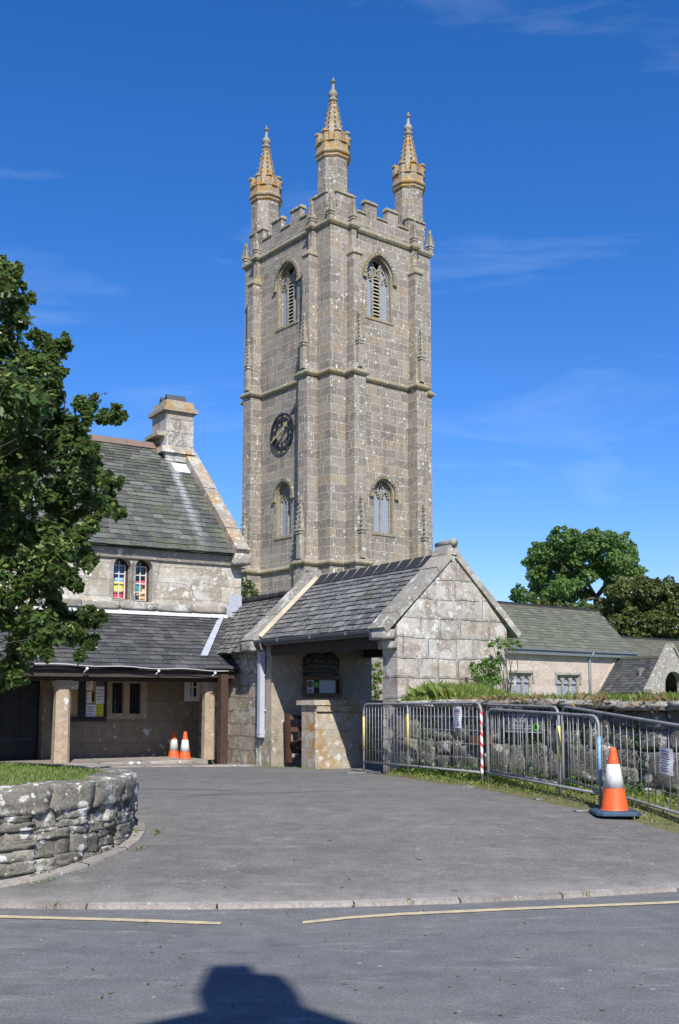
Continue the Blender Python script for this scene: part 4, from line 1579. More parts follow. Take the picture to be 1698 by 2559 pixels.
# ------------------------------------------------------------------ lych gate and the link beside it
lych = thing('lych_gate', 'stone lych gate with a slate roof, lichened gable and grey gutter', 'lych gate', L, (-2.3, 0, .3))
XL, YD = -4.68, 2.44
EZL, RZ, RY = 2.83, 4.16, 1.22
SLP = (RZ - EZL) / (RY + .18)
mb = MB()                                    # right gable wall
gp_ = lambda x: [(x, 0, .1), (x, YD, .1), (x, YD, 2.86), (x, RY, 4.16), (x, 0, 2.86)]
mb.prism(gp_(0), (-.42, 0, 0))
mb.build('gable_wall', M['gable'], lych)
mb = MB()
mb.prism(gp_(XL), (.40, 0, 0))
mb.build('inner_wall', M['lychwall'], lych)
mb = MB()
U, O = Vector((1, 0, 0)), Vector((0, -.18, EZL - .02))
V = Vector((0, RY + .18, RZ - EZL))
slates(mb, O, U, V, V.length, lambda q: XL + .28, lambda q: -.42, .155, .125, .24, .013)
mb.add([(XL, YD + .18, EZL), (-.1, YD + .18, EZL), (-.1, RY, RZ - .02), (XL, RY, RZ - .02)], [(0, 1, 2, 3)], .4)
rf = mb.build('roof', M['sl_lych'], lych)
mb = MB()
mb.add([(XL, -.12, EZL - .06), (-.1, -.12, EZL - .06), (-.1, RY, RZ - .14), (XL, RY, RZ - .14)], [(0, 1, 2, 3)])
mb.add([(XL, YD + .12, EZL - .06), (-.1, YD + .12, EZL - .06), (-.1, RY, RZ - .14), (XL, RY, RZ - .14)], [(0, 1, 2, 3)])
for k in range(9):
    x = XL + .5 + k * .44
    mb.box(x - .035, x + .035, -.1, RY, 2.70, 2.70 + .001) if False else mb.hexa([(x - .035, -.1, 2.69), (x + .035, -.1, 2.69), (x + .035, RY, 3.9), (x - .035, RY, 3.9), (x - .035, -.1, 2.78), (x + .035, -.1, 2.78), (x + .035, RY, 3.99), (x - .035, RY, 3.99)])
mb.box(XL + .39, -.41, -.02, .2, 2.50, 2.69)
mb.box(XL + .39, -.41, YD - .2, YD + .02, 2.50, 2.69)
mb.build('roof_timbers', M['timber'], lych)
mb = MB()
x = XL + .3
while x < -.5:
    w = min(.36, -.45 - x)
    for s_ in (-1, 1):
        mb.hexa([(x, RY + s_ * .2, RZ - .17), (x + w - .012, RY + s_ * .2, RZ - .17), (x + w - .012, RY + s_ * .17, RZ - .20), (x, RY + s_ * .17, RZ - .20),
                 (x, RY, RZ + .045), (x + w - .012, RY, RZ + .045), (x + w - .012, RY, RZ), (x, RY, RZ)])
    x += .36
rt = mb.build('ridge_tiles', M['ridge'], rf)
mb = MB()
x = XL + .3 + .354
while x < -.5:
    mb.hexa([(x - .012, RY - .195, RZ - .17), (x + .012, RY - .195, RZ - .17), (x + .012, RY - .15, RZ - .17), (x - .012, RY - .15, RZ - .17), (x - .012, RY - .0, RZ + .05), (x + .012, RY - .0, RZ + .05), (x + .012, RY + .02, RZ + .03), (x - .012, RY + .02, RZ + .03)])
    x += .36
tag(mb.build('mortar_joints', M['bargestone'], rt), kind='stuff')
n_ = Vector((0, -(RZ - EZL), RY + .18)).normalized()
n2_ = Vector((0, (RZ - EZL), RY + .18)).normalized()
for nm, x0, x1, e in (('right', -.43, .045, 0), ('left', XL - .34, XL + .22, .004)):
    mb = MB()
    for s_, nv in ((-1, n_), (1, n2_)):
        for k in range(5):
            q0, q1 = -.06 + k / 5 * 1.02, -.06 + (k + 1) / 5 * 1.02 - (.004 if k < 4 else 0)
            ya, yb = RY + s_ * (RY + .18) * (1 - q0), RY + s_ * (RY + .18) * (1 - q1)
            za, zb = EZL + (RZ - EZL) * q0, EZL + (RZ - EZL) * q1
            th = .075 + .012 * rng.random() + e
            P = [(x0, ya, za), (x1, ya, za), (x1, yb, zb), (x0, yb, zb)]
            if s_ > 0:
                P = [P[1], P[0], P[3], P[2]]
            mb.hexa([Vector(p) - nv * .03 for p in P] + [Vector(p) + nv * th for p in P], rng.random())
    xm = (x0 + x1) / 2
    mb.frustum((x0 + .02, x1 - .02, RY - .16, RY + .16), RZ - .02, (x0 + .05, x1 - .03, RY - .08, RY + .08), RZ + .15)
    if nm == 'right':
        mb.lathe((0, 0), [(.0, 0)], 3) if False else mb.tube([(x0 - .02, RY, RZ + .19), (xm, RY, RZ + .20), (x1 - .07, RY, RZ + .195), (x1 + .01, RY, RZ + .20)], [.058, .066, .056, .072], 8)
    else:
        mb.tube([(x0 + .1, RY, RZ + .16), (xm, RY, RZ + .17), (x1 - .1, RY, RZ + .16)], .05, 8)
    cp_ = mb.build('gable_coping', M['coping'], lych)
    mb = MB()
    if nm == 'right':
        mb.rock((xm - .01, -.17, EZL - .13), .235, .12, .085, amp=.04, rd=.12)
        mb.rock((xm - .01, -.06, EZL - .29), .20, .07, .08, amp=.04, rd=.2)
    else:
        mb.rock((xm, -.22, EZL - .15), .27, .13, .10, amp=.04, rd=.15)
    mb.build('kneeler', M['coping'], cp_)
mb = MB()                                    # pointed fillet of pale mortar beside the left coping
for k in range(6):
    q0, q1 = .01 + k / 6 * .96, .01 + (k + 1) / 6 * .96
    ya, yb = -.18 + (RY + .18) * q0, -.18 + (RY + .18) * q1
    za, zb = EZL + (RZ - EZL) * q0, EZL + (RZ - EZL) * q1
    P = [(XL + .221, ya, za), (XL + .30 + .015 * rng.random(), ya, za), (XL + .30 + .015 * rng.random(), yb, zb), (XL + .221, yb, zb)]
    mb.hexa([Vector(p) + n_ * .02 for p in P] + [Vector(P[0]) + n_ * .085, Vector(P[1]) + n_ * .035, Vector(P[2]) + n_ * .035, Vector(P[3]) + n_ * .085])
mb.build('mortar_fillet', M['bargestone'], rf)
# gutter and downpipe
mb = MB()
n = 10
vs = []
for xx in (XL + .15, -.38):
    for rr in (.062, .055):
        for k in range(n + 1):
            a = math.pi + math.pi * k / n
            vs.append((xx, -.27 + rr * math.cos(a), EZL - .035 + rr * math.sin(a)))
m_ = n + 1
fs = [(k, k + 1, 2 * m_ + k + 1, 2 * m_ + k) for k in range(n)] + [(m_ + k, m_ + k + 1, 3 * m_ + k + 1, 3 * m_ + k) for k in range(n)]
fs += [(0, m_, 3 * m_, 2 * m_), (n, m_ + n, 3 * m_ + n, 2 * m_ + n)] + [(k, k + 1, m_ + k + 1, m_ + k) for k in range(n)] + [(2 * m_ + k, 2 * m_ + k + 1, 3 * m_ + k + 1, 3 * m_ + k) for k in range(n)]
mb.add(vs, fs)
mb.box(XL + .4, -.42, -.19, -.15, EZL - .14, EZL - .02)
for xx in (-1.1, -2.3, -3.5):
    mb.box(xx - .02, xx + .02, -.338, -.20, EZL - .1, EZL - .03)
gt = mb.build('gutter', M['gutter'], lych)
mb = MB()
X0 = XL + .12
mb.box(X0 - .055, X0 + .055, -.14, -.03, .86, 2.52)
mb.box(X0 - .062, X0 + .062, -.147, -.025, .93, .985)
mb.box(X0 - .064, X0 + .064, -.15, -.02, 2.50, 2.56)
mb.box(X0 - .05, X0 + .05, -.15, -.03, 2.56, 2.62)
mb.hexa([(X0 - .045, -.145, 2.62), (X0 + .045, -.145, 2.62), (X0 + .045, -.035, 2.62), (X0 - .045, -.035, 2.62), (X0 - .04, -.3, 2.78), (X0 + .04, -.3, 2.78), (X0 + .04, -.22, 2.78), (X0 - .04, -.22, 2.78)])
for z in (1.4, 2.1):
    mb.box(X0 - .075, X0 + .075, -.05, -.004, z - .02, z + .02)
mb.build('downpipe', M['pipe'], gt)

# link building
link = thing('link_outbuilding', 'low outbuilding with a blackened lichened slate roof between porch and lych gate', 'outbuilding', L, (-6, .1, .3))
LEZ, LRZ = 2.60, 3.92
mb = MB()
mb.box(-8.6, XL - .004, .03, .4, .05, 2.62)
mb.box(XL - .16, XL - .005, -.04, .029, .05, 2.66)
mb.build('wall', M['linkwall'], link)
mb = MB()
O, V = Vector((0, -.26, LEZ - .02)), Vector((0, RY + .26, LRZ - LEZ))
slates(mb, O, U, V, V.length, lambda q: -6.62 - 1.28 * q, lambda q: XL - .30, .17, .13, .22, .013, .02)
mb.add([(-8, 2.7, LEZ), (XL - .3, 2.7, LEZ), (XL - .3, RY, LRZ), (-8, RY, LRZ)], [(0, 1, 2, 3)], .4)
lr = mb.build('roof', M['sl_link'], link)
mb = MB()
x = -7.95
while x < XL - .4:
    w = rng.uniform(.35, .6)
    mb.rock((x + w / 2, RY, LRZ + .005), w / 2, .11, .06, amp=.08, rd=.3, n=3)
    x += w
mb.build('ridge_tiles', M['ridge'], lr)

# things in the lych gate: sign, noticeboard, bench, gate
SX = XL + .40
y0s, zt = L.locx(757, 1628, SX)
sign = thing('church_sign', 'black pointed church sign board in the shade of the lych gate', 'sign', L, (SX, (L.locx(757, 1690, SX)[0] + L.locx(845, 1690, SX)[0]) / 2, 1.9))
ya, yb = L.locx(757, 1690, SX)[0], L.locx(846, 1690, SX)[0]
zb_, zm_, ztp = L.locx(800, 1690, SX)[1], L.locx(800, 1645, SX)[1], L.locx(800, 1612, SX)[1]
ymid = (ya + yb) / 2
mb = MB()
mb.prism([(SX + .004, ya, zb_), (SX + .004, yb, zb_), (SX + .004, yb, zm_), (SX + .004, ymid, ztp), (SX + .004, ya, zm_)], (.035, 0, 0))
mb.build('board', M['black'], sign)
mb = MB()
mb.box(SX + .0395, SX + .047, ymid - .008, ymid + .008, ztp - .2, ztp - .08)
mb.box(SX + .0395, SX + .046, ymid - .035, ymid + .035, ztp - .125, ztp - .11)
mb.build('cross', M['gilt'], sign)


def lettering(txt, y, z, size, parent, mat, x):
    cu = bpy.data.curves.new('lettering', 'FONT')
    cu.body = txt
    cu.size = size
    cu.align_x = 'CENTER'
    cu.align_y = 'CENTER'
    cu.extrude = .002
    o = bpy.data.objects.new('lettering', cu)
    o.data.materials.append(mat)
    COL.objects.link(o)
    bpy.context.view_layer.update()
    me = bpy.data.meshes.new_from_object(o.evaluated_get(bpy.context.evaluated_depsgraph_get()))
    bpy.data.objects.remove(o)
    o = bpy.data.objects.new('lettering', me)
    if not me.materials:
        me.materials.append(mat)
    COL.objects.link(o)
    o.parent = parent
    b = Vector(parent['_b'])
    o.location = Vector((x, y, z)) - b
    o.rotation_euler = (math.pi / 2, 0, math.pi / 2)
    return o


hh = zm_ - zb_
for txt, fz, sz in (('CHURCH OF', 1.10, .085), ('ST PANCRAS', .82, .135), ('DIOCESE OF EXETER', .30, .098)):
    lettering(txt, ymid, zb_ + hh * fz, sz, sign, M['lettergrey'], SX + .042)
mb = MB()
for fz, w in ((.60, .30), (.50, .42), (.10, .28)):
    y = ymid - w
    while y < ymid + w:
        d = rng.uniform(.04, .10)
        mb.box(SX + .0395, SX + .042, y, min(y + d, ymid + w), zb_ + hh * fz - .011, zb_ + hh * fz + .011)
        y += d + .025
mb.build('small_print', M['lettergrey'], sign)
ya, yb = L.locx(757, 1742, SX)[0], L.locx(851, 1742, SX)[0]
zb_, ztp = L.locx(800, 1742, SX)[1], L.locx(800, 1691, SX)[1] - .012
nb2 = thing('noticeboard', 'small oak framed noticeboard with pale notices below the church sign', 'noticeboard', L, (SX, ya, zb_))
mb = MB()
for a in ((ya, yb, zb_, zb_ + .07), (ya, yb, ztp - .06, ztp), (ya, ya + .06, zb_ + .07, ztp - .06), (yb - .06, yb, zb_ + .07, ztp - .06)):
    mb.box(SX + .002, SX + .07, *a)
mb.build('frame', M['oakframe'], nb2)
mb = MB()
mb.box(SX + .002, SX + .03, ya + .062, yb - .062, zb_ + .072, ztp - .062)
mb.build('backing', M['timber'], nb2)
for mt, u0, v0, u1, v1 in (('paper', 766, 1697, 785, 1732), ('paperblue', 799, 1697, 839, 1732)):
    a0, z1 = L.locx(u0, v0, SX + .04)
    a1, z0 = L.locx(u1, v1, SX + .04)
    mb = MB()
    mb.box(SX + .033, SX + .038, a0, a1, z0, z1)
    po = mb.build('notice', M[mt], nb2)
    mb = MB()
    if mt == 'paper':
        mb.prism([(SX + .0385, (a0 + a1) / 2 + .4 * (a1 - a0) * math.cos(t_), z0 + (z1 - z0) * .64 + .4 * (a1 - a0) * math.sin(t_)) for t_ in np.linspace(0, 2 * math.pi, 18)[:-1]], (.002, 0, 0))
        for q in (.08, .16, .24):
            mb.box(SX + .0385, SX + .0405, a0 + .03, a1 - .03, z0 + (z1 - z0) * q - .008, z0 + (z1 - z0) * q + .008)
        mb.build('print', M['lettergrey'], po)
a0, z0 = L.locx(792, 1711, SX + .04)
mb = MB()
ringp = []
for t_ in np.linspace(0, 2 * math.pi, 18)[:-1]:
    ringp.append((SX + .034, a0 + .055 * math.cos(t_), z0 + .06 * math.sin(t_)))
mb.prism(ringp, (.006, 0, 0))
mb.build('green_badge', M['greenink'], nb2)

# bench block
by0 = -.08
bx0 = L.loc(754.5, 1850, by0)[0]
bx1 = L.loc(788.5, 1850, by0)[0]
btop = L.loc(788, 1779, by0)[1]
st = L.loc(788, 1762, by0)[1]
bench = thing('stone_bench', 'lichened granite block bench with a thick slab top inside the lych gate', 'bench', L, ((bx0 + bx1) / 2, by0 + .7, .36))
mb = MB()
mb.box(bx0, bx1, by0, 2.0, .2, btop)
mb.build('base', M['bench'], bench)
mb = MB()
mb.box(bx0 - .06, bx1 + .04, by0 + .02, 2.02, btop + .002, st - .004)
xl = L.loc(740, 1756, by0 - .04)[0]
mb.hexa([(xl, by0 - .04, st), (bx1 + .06, by0 - .06, st), (bx1 + .08, 2.05, st), (xl, 2.05, st),
         (xl + .01, by0 - .03, st + .085), (bx1 + .05, by0 - .05, st + .095), (bx1 + .07, 2.04, st + .09), (xl + .01, 2.04, st + .085)])
mb.build('slab', M['bench'], bench)

# timber gate swung open against the wall
gx, gy = -3.98, .24
gate = thing('timber_gate', 'dark brown timber gate swung open beside the stone bench', 'gate', L, (gx, gy, .36))
gt_ = L.loc(718, 1783, gy)[1]
mb = MB()
mb.hexa([(gx - .04, gy - .05, .38), (gx + .05, gy - .05, .38), (gx + .05, gy + .04, .38), (gx - .04, gy + .04, .38), (gx - .12, gy - .05, gt_), (gx - .03, gy - .05, gt_), (gx - .03, gy + .04, gt_), (gx - .12, gy + .04, gt_)])
mb.build('front_stile', M['gatewood'], gate)
mb = MB()
x2 = -3.80
y2 = gy + .62
mb.box(x2 - .05, x2 + .05, y2 - .05, y2 + .05, .36, gt_ - .02)
mb.build('hanging_stile', M['gatewood'], gate)
mb = MB()
for z in (.55, .98, gt_ - .12):
    mb.hexa([(gx - .03, gy - .02, z), (gx - .03, gy + .02, z), (x2, y2 + .02, z), (x2, y2 - .02, z), (gx - .04, gy - .02, z + .09), (gx - .04, gy + .02, z + .09), (x2, y2 + .02, z + .09), (x2, y2 - .02, z + .09)])
mb.hexa([(gx - .02, gy - .035, .5), (gx - .02, gy - .022, .5), (x2, y2 - .022, gt_ - .2), (x2, y2 - .035, gt_ - .2), (gx - .02, gy - .035, .6), (gx - .02, gy - .022, .6), (x2, y2 - .022, gt_ - .08), (x2, y2 - .035, gt_ - .08)])
mb.build('rails', M['gatewood'], gate)
mb = MB()
for q in (.25, .5, .75):
    xx, yy = gx + (x2 - gx) * q, gy + (y2 - gy) * q
    mb.box(xx - .025, xx + .025, yy + .022, yy + .045, .45, gt_ - .06)
mb.build('pales', M['gatewood'], gate)

# ------------------------------------------------------------------ aisle, chancel and porch of the church
aisle = thing('church_aisle', 'long low church aisle with a green grey slate roof and square headed windows', 'church', N, (6, 0, 1.2))
NE, NR, NY = 4.72, 7.72, 3.6
mb = MB()
NWIN = []
for u0, u1 in ((1270, 1329), (1391, 1447)):
    a0, zt = N.loc(u0, 1681 if u0 < 1300 else 1686)
    a1, _ = N.loc(u1, 1700)
    NWIN.append((a0, a1, 1.0, zt))
holes = [[(a, c), (b, c), (b, d), (a, d)] for a, b, c, d in NWIN]
mb.panel([(-9, .9), (12.6, .9), (12.6, NE), (-9, NE)], holes, HF, .3)
mb.add([(12.6, 0, .9), (12.6, 2 * NY, .9), (12.6, 2 * NY, NE), (12.6, NY, NR), (12.6, 0, NE)], [(0, 1, 2, 3, 4)])
mb.add([(-9, 0, .9), (-9, 2 * NY, .9), (-9, 2 * NY, NE), (-9, NY, NR), (-9, 0, NE)], [(0, 1, 2, 3, 4)])
mb.build('wall', M['nave'], aisle)
mb = MB()
O, V = Vector((0, -.35, NE - .12)), Vector((0, NY + .35, NR - NE + .12))
slates(mb, O, U, V, V.length, lambda q: -9.3, lambda q: 12.9 + 1.2 * q, .34, .26, .5, .016, .012)
mb.add([(-9.3, 2 * NY + .3, NE), (12.9, 2 * NY + .3, NE), (14.1, NY, NR), (-9.3, NY, NR)], [(0, 1, 2, 3)], .4)
mb.build('roof', M['sl_nave'], aisle)
mb = MB()
mb.box(-9.3, 14.0, NY - .12, NY + .12, NR - .04, NR + .09)
mb.build('ridge_tiles', M['ridge'], aisle)
mb = MB()
mb.box(-9.3, 12.9, -.46, -.36, NE - .16, NE - .05)
mb.box(-9.3, 12.9, -.36, -.003, NE - .42, NE - .12)
gt = mb.build('gutter', M['gutter'], aisle)
mb = MB()
px_, _ = N.loc(1476, 1700, -.12)
pe, _ = N.loc(1483, 1627, -.4)
mb.tube([(pe, -.4, NE - .12), (pe, -.36, NE - .25), (px_, -.1, NE - .52), (px_, -.1, .9)], .075, 8)
mb.build('downpipe', M['castpipe'], gt)
for a0, a1, zb, zt in NWIN:
    mb = MB()
    mb.box(a0 - .16, a1 + .16, -.10, .06, zt + .003, zt + .14)
    for xx in (a0 - .1, a1 + .1):
        mb.box(xx - .06, xx + .06, -.095, .05, zt - .55, zt + .002)
    lw = (a1 - a0) / 3
    for k in range(4):
        xx = a0 + lw * k
        mb.box(xx - .08, xx + .08, .08, .22, zb, zt)
    for k in range(3):
        xm = a0 + lw * (k + .5)
        mb.panel([(xm - lw / 2, zt - .55), (xm - lw / 2, zt), (xm + lw / 2, zt), (xm + lw / 2, zt - .55)],
                 [[(xm + lw * .36 * math.cos(t_) * (1 + .25 * math.cos(3 * t_ + math.pi / 2)), zt - .36 + .22 * math.sin(t_) * (1 + .25 * math.cos(3 * t_ + math.pi / 2))) for t_ in np.linspace(0, 2 * math.pi, 25)[:-1]]], lambda a, b, d: (a, d + .1, b), .1)
    w_ = mb.build('aisle_window', M['coping'], aisle)
    mb = MB()
    mb.add([(a0, .21, zb), (a1, .21, zb), (a1, .21, zt), (a0, .21, zt)], [(0, 1, 2, 3)])
    mb.build('lattice', M['lattice'], w_)
chan = thing('chancel', 'lower slate roofed chancel beyond the end of the aisle', 'church', N, (20, 3, 1.2))
mb = MB()
mb.box(12.7, 34, 2.2, 8, .9, 4.3)
mb.build('wall', M['nave'], chan)
mb = MB()
c1_, zr = N.loc(1560, 1593, 5.0)
O, V = Vector((0, 1.9, 4.2)), Vector((0, 3.1, zr - 4.2))
slates(mb, O, U, V, V.length, lambda q: 12.65, lambda q: 34, .34, .26, .5, .016, .012)
mb.add([(12.7, 8.1, 4.2), (34, 8.1, 4.2), (34, 5, zr), (12.7, 5, zr)], [(0, 1, 2, 3)], .4)
cr_ = mb.build('roof', M['sl_nave'], chan)
mb = MB()
mb.box(12.66, 34, 4.86, 5.14, zr - .05, zr + .09)
mb.build('ridge_tiles', M['ridge'], cr_)

# church porch: ridge runs out from the wall, gable towards the graves
xp, zp = N.loc(1543, 1646, 0)
yg, zg = N.locx(1668, 1626, xp)
pch = thing('church_porch', 'church porch with a dark slate roof and an arched gable at the far right', 'porch', N, (xp, yg, 1.2))
pe_z = 2.15
hw = (zp - pe_z) * .95
mb = MB()
slates(mb, Vector((xp - hw - .1, 0, pe_z - .1)), Vector((0, -1, 0)), Vector((hw + .1, 0, zp - pe_z + .1)), math.hypot(hw + .1, zp - pe_z + .1), lambda q: 0, lambda q: -yg, .24, .2, .36, .014, .01)
mb.add([(xp + hw, 0, pe_z), (xp + hw, yg, pe_z), (xp, yg, zp), (xp, 0, zp)], [(0, 1, 2, 3)], .4)
mb.build('roof', M['sl_porch'], pch)
mb = MB()
for k in range(9):
    mb.box(xp - .13, xp + .13, yg * k / 9 - .0, yg * (k + 1) / 9 + .012, zp - .06, zp + .1)
mb.build('ridge_tiles', M['sl_nave'], pch)
mb = MB()
GA = [(xp - hw - .35, .9), (xp + hw + .35, .9), (xp + hw + .35, pe_z), (xp, zp + .55), (xp - hw - .35, pe_z)]
ao = arch(xp - .95, xp + .95, .95, 2.5, 3.35)
mb.panel(GA, [ao], lambda a, b, d: (a, yg - .4 + d, b), .4)
mb.panel(GA, [ao], lambda a, b, d: (a, yg - .0 + d, b), 0)
mb.add([(xp + s_ * (hw + .35), yg - .4, z) for s_ in (-1, 1) for z in (.9, pe_z)] + [(xp + s_ * (hw + .35), yg, z) for s_ in (-1, 1) for z in (.9, pe_z)] + [(xp, yg - .4, zp + .55), (xp, yg, zp + .55)],
       [(0, 1, 5, 4), (2, 3, 7, 6), (1, 8, 9, 5), (3, 8, 9, 7)])
mb.box(xp - hw, xp - hw + .3, yg, 0, .9, pe_z)
mb.box(xp + hw - .3, xp + hw, yg, 0, .9, pe_z)
mb.build('gable_wall', M['coping'], pch)
mb = MB()
for s_ in (-1, 1):
    a = (xp + s_ * (hw + .5), pe_z - .1)
    b = (xp, zp + .62)
    mb.hexa([(a[0], yg - .48, a[1]), (b[0], yg - .48, b[1]), (b[0], yg + .08, b[1]), (a[0], yg + .08, a[1]), (a[0], yg - .48, a[1] + .2), (b[0], yg - .48, b[1] + .2), (b[0], yg + .08, b[1] + .2), (a[0], yg + .08, a[1] + .2)])
mb.build('gable_coping', M['coping'], pch)
mb = MB()
mb.box(xp - 1.2, xp + 1.2, yg + 1.2, yg + 1.3, .9, 3.6)
mb.build('doorway', M['rubble'], pch)
mb = MB()
for k in range(4):
    q0, q1 = k / 4, (k + 1) / 4
    mb.hexa([(xp - hw * 1.0 * (1 - q) - .06 * 0, -.06, pe_z + (zp - pe_z) * q + dz) for q, dz in ((q0, .06), (q1, .06), (q1, .26), (q0, .26))] + [(xp - hw * (1 - q), -.003, pe_z + (zp - pe_z) * q + dz) for q, dz in ((q0, .06), (q1, .06), (q1, .26), (q0, .26))])
mb.build('mortar_fillet', M['bargestone'], pch)


# ------------------------------------------------------------------ churchyard wall
mb = MB()
z = .12
first = True
rows = [(.10, .52), (.52, .98), (.98, 1.47)]
for z0, z1 in rows:
    x = .06
    while x < 11:
        w = rng.uniform(.35, .95)
        hgt = (z1 - z0)
        zj = rng.uniform(-.03, .03)
        if hgt > .3 and rng.random() < .30:
            mb.rock((x + w / 2, .14 + rng.uniform(-.03, .03), z0 + hgt * .27), w / 2 - .004, .22, hgt * .26, (1, rng.uniform(-.03, .03)), .07, .22)
            mb.rock((x + w / 2, .14 + rng.uniform(-.03, .03), z0 + hgt * .76), w / 2 - .004, .22, hgt * .24, (1, rng.uniform(-.03, .03)), .07, .22)
        else:
            mb.rock((x + w / 2, .14 + rng.uniform(-.04, .04), (z0 + z1) / 2 + zj), w / 2 + .004, .22, hgt / 2 + .01, (1, rng.uniform(-.04, .04)), .085, .12, n=7)
        x += w
cw = thing('churchyard_wall', 'rough granite boundary wall topped with slabs and grass behind the steel barriers', 'wall', L, (4, .2, .3))
mb.build('stones', M['cyard'], cw)
mb = MB()
mb.box(.03, 11, .1, .46, .0, 1.46)
mb.build('core', M['mortar'], cw)
mb = MB()
x = .05
while x < 11:
    w = rng.uniform(.55, 1.25)
    mb.rock((x + w / 2, .12 + rng.uniform(-.05, .03), 1.545 + rng.uniform(-.02, .02)), w / 2 + .01, .30, .062, (1, rng.uniform(-.05, .05)), .12, .3, n=5)
    x += w
mb.build('cap_slabs', M['coping'], cw)

# planter: a ring of rubble with a turf top, granite edging, and the oak inside
PC, PR = Vector((-4.0, 10.7)), 1.95
pl = thing('planter_wall', 'round rubble granite planter wall with mossy mortar and a grassy top', 'planter', WORLD, (PC.x, PC.y, .2))
mb = MB()
for z0, z1 in ((.0, .16), (.16, .25), (.25, .42), (.42, .50), (.50, .655)):
    a = -math.pi * .98
    while a < math.pi * .5:
        w = rng.uniform(.13, .42)
        da = w / PR
        am = a + da / 2
        c = PC + Vector((math.cos(am), math.sin(am))) * (PR - .15 + rng.uniform(-.025, .02))
        e = (-math.sin(am) + rng.uniform(-.06, .06), math.cos(am))
        zj = rng.uniform(-.015, .015)
        if rng.random() < .45 and z1 - z0 > .1:
            q = rng.uniform(.35, .65)
            zm = z0 + (z1 - z0) * q
            mb.rock((c.x, c.y, (z0 + zm) / 2 + zj), w / 2 + .004, .15, (zm - z0) / 2 + .002, e, .10, .13, n=5)
            mb.rock((c.x, c.y, (zm + z1) / 2 + zj), w / 2 + .004, .15, (z1 - zm) / 2 + .002, e, .10, .13, n=5)
        else:
            mb.rock((c.x, c.y, (z0 + z1) / 2 + zj), w / 2 + .004, .15, (z1 - z0) / 2 + .008, e, .11, .12, n=5)
        a += da
a = -math.pi * .98
while a < math.pi * 1.0:                     # top course
    w = rng.uniform(.30, .62)
    da = w / PR
    am = a + da / 2
    c = PC + Vector((math.cos(am), math.sin(am))) * (PR - .20 + rng.uniform(-.01, .02))
    mb.rock((c.x, c.y, .755 + rng.uniform(-.015, .012)), w / 2 + .004, .21, .115, (-math.sin(am), math.cos(am)), .10, .14, n=6)
    a += da
mb.build('stones', M['rubble'], pl)
mb = MB()
n = 48
ring = [(PC.x + math.cos(2 * math.pi * k / n) * (PR - .07), PC.y + math.sin(2 * math.pi * k / n) * (PR - .07)) for k in range(n)]
mb.add([(x, y, .0) for x, y in ring] + [(x, y, .80) for x, y in ring], [(k, (k + 1) % n, n + (k + 1) % n, n + k) for k in range(n)])
mb.build('mortar_core', M['mortar'], pl)
mb = MB()
a = -math.pi * .98
while a < math.pi * .45:
    w = rng.uniform(.5, .9)
    da = w / PR
    vs = []
    for q in (a + .004, a + da / 2, a + da - .004):
        for rr, dz in ((PR - .05, .03), (PR + .12, .02), (PR + .135, -.1)):
            x, y = PC.x + math.cos(q) * rr, PC.y + math.sin(q) * rr
            vs.append((x, y, gz(x, y) + dz))
    mb.add(vs, [(0, 3, 4, 1), (3, 6, 7, 4), (1, 4, 5, 2), (4, 7, 8, 5)], rng.random())
    a += da
tag(mb.build('planter_edging', M['kerbstone'], origin=(PC.x, PC.y, .2)), 'flush granite edging stones curving round the planter foot', 'edging')
mb = MB()
vs = [(PC.x, PC.y, .95)]
for j, rr in enumerate((.6, 1.15, 1.62, 1.79)):
    for k in range(n):
        t_ = 2 * math.pi * k / n
        x, y = PC.x + rr * math.cos(t_), PC.y + rr * math.sin(t_)
        vs.append((x, y, (.94, .91, .86, .80)[j] + .03 * noise.noise(Vector((x * 2, y * 2, 0)))))
fs = [(0, 1 + k, 1 + (k + 1) % n) for k in range(n)]
for j in range(3):
    fs += [(1 + j * n + k, 1 + j * n + (k + 1) % n, 1 + (j + 1) * n + (k + 1) % n, 1 + (j + 1) * n + k) for k in range(n)]
mb.add(vs, fs, smooth=True)
tag(mb.build('planter_soil', M['lawn'], origin=(PC.x, PC.y, .8)), 'mounded turf filling the round planter', 'lawn', kind='structure')
g = np.random.default_rng(5)
NB = 16000
rr = 1.72 * np.sqrt(g.uniform(0, 1, NB))
t_ = g.uniform(0, 2 * np.pi, NB)
P = np.stack([PC.x + rr * np.cos(t_), PC.y + rr * np.sin(t_), np.interp(rr, [0, .6, 1.15, 1.62, 1.79], [.95, .94, .91, .86, .8]) - .015], 1)
tag(poly_cloud('planter_grass', grass(P, .05, 3, .004), 4, M['grass'], g.uniform(0, 1, NB) ** 1.3, base=(PC.x, PC.y, .9)), 'short bright grass on the round planter', 'grass', kind='stuff')
# pale stone strip before the porch
mb = MB()
for k in range(10):
    for j in range(2):
        c = H.w(-9.9 + k * .95 + .4 * j, -2.05 - .5 * j, 0)
        mb.rock((c.x, c.y, gz(c.x, c.y) - .015), .46, .24, .045, (H.ex.x, H.ex.y), .05, .15, n=3)
tag(mb.build('paving_strip', M['kerbstone'], origin=(-6, 20, .25)), 'strip of pale stone slabs along the porch front', 'paving', kind='structure')


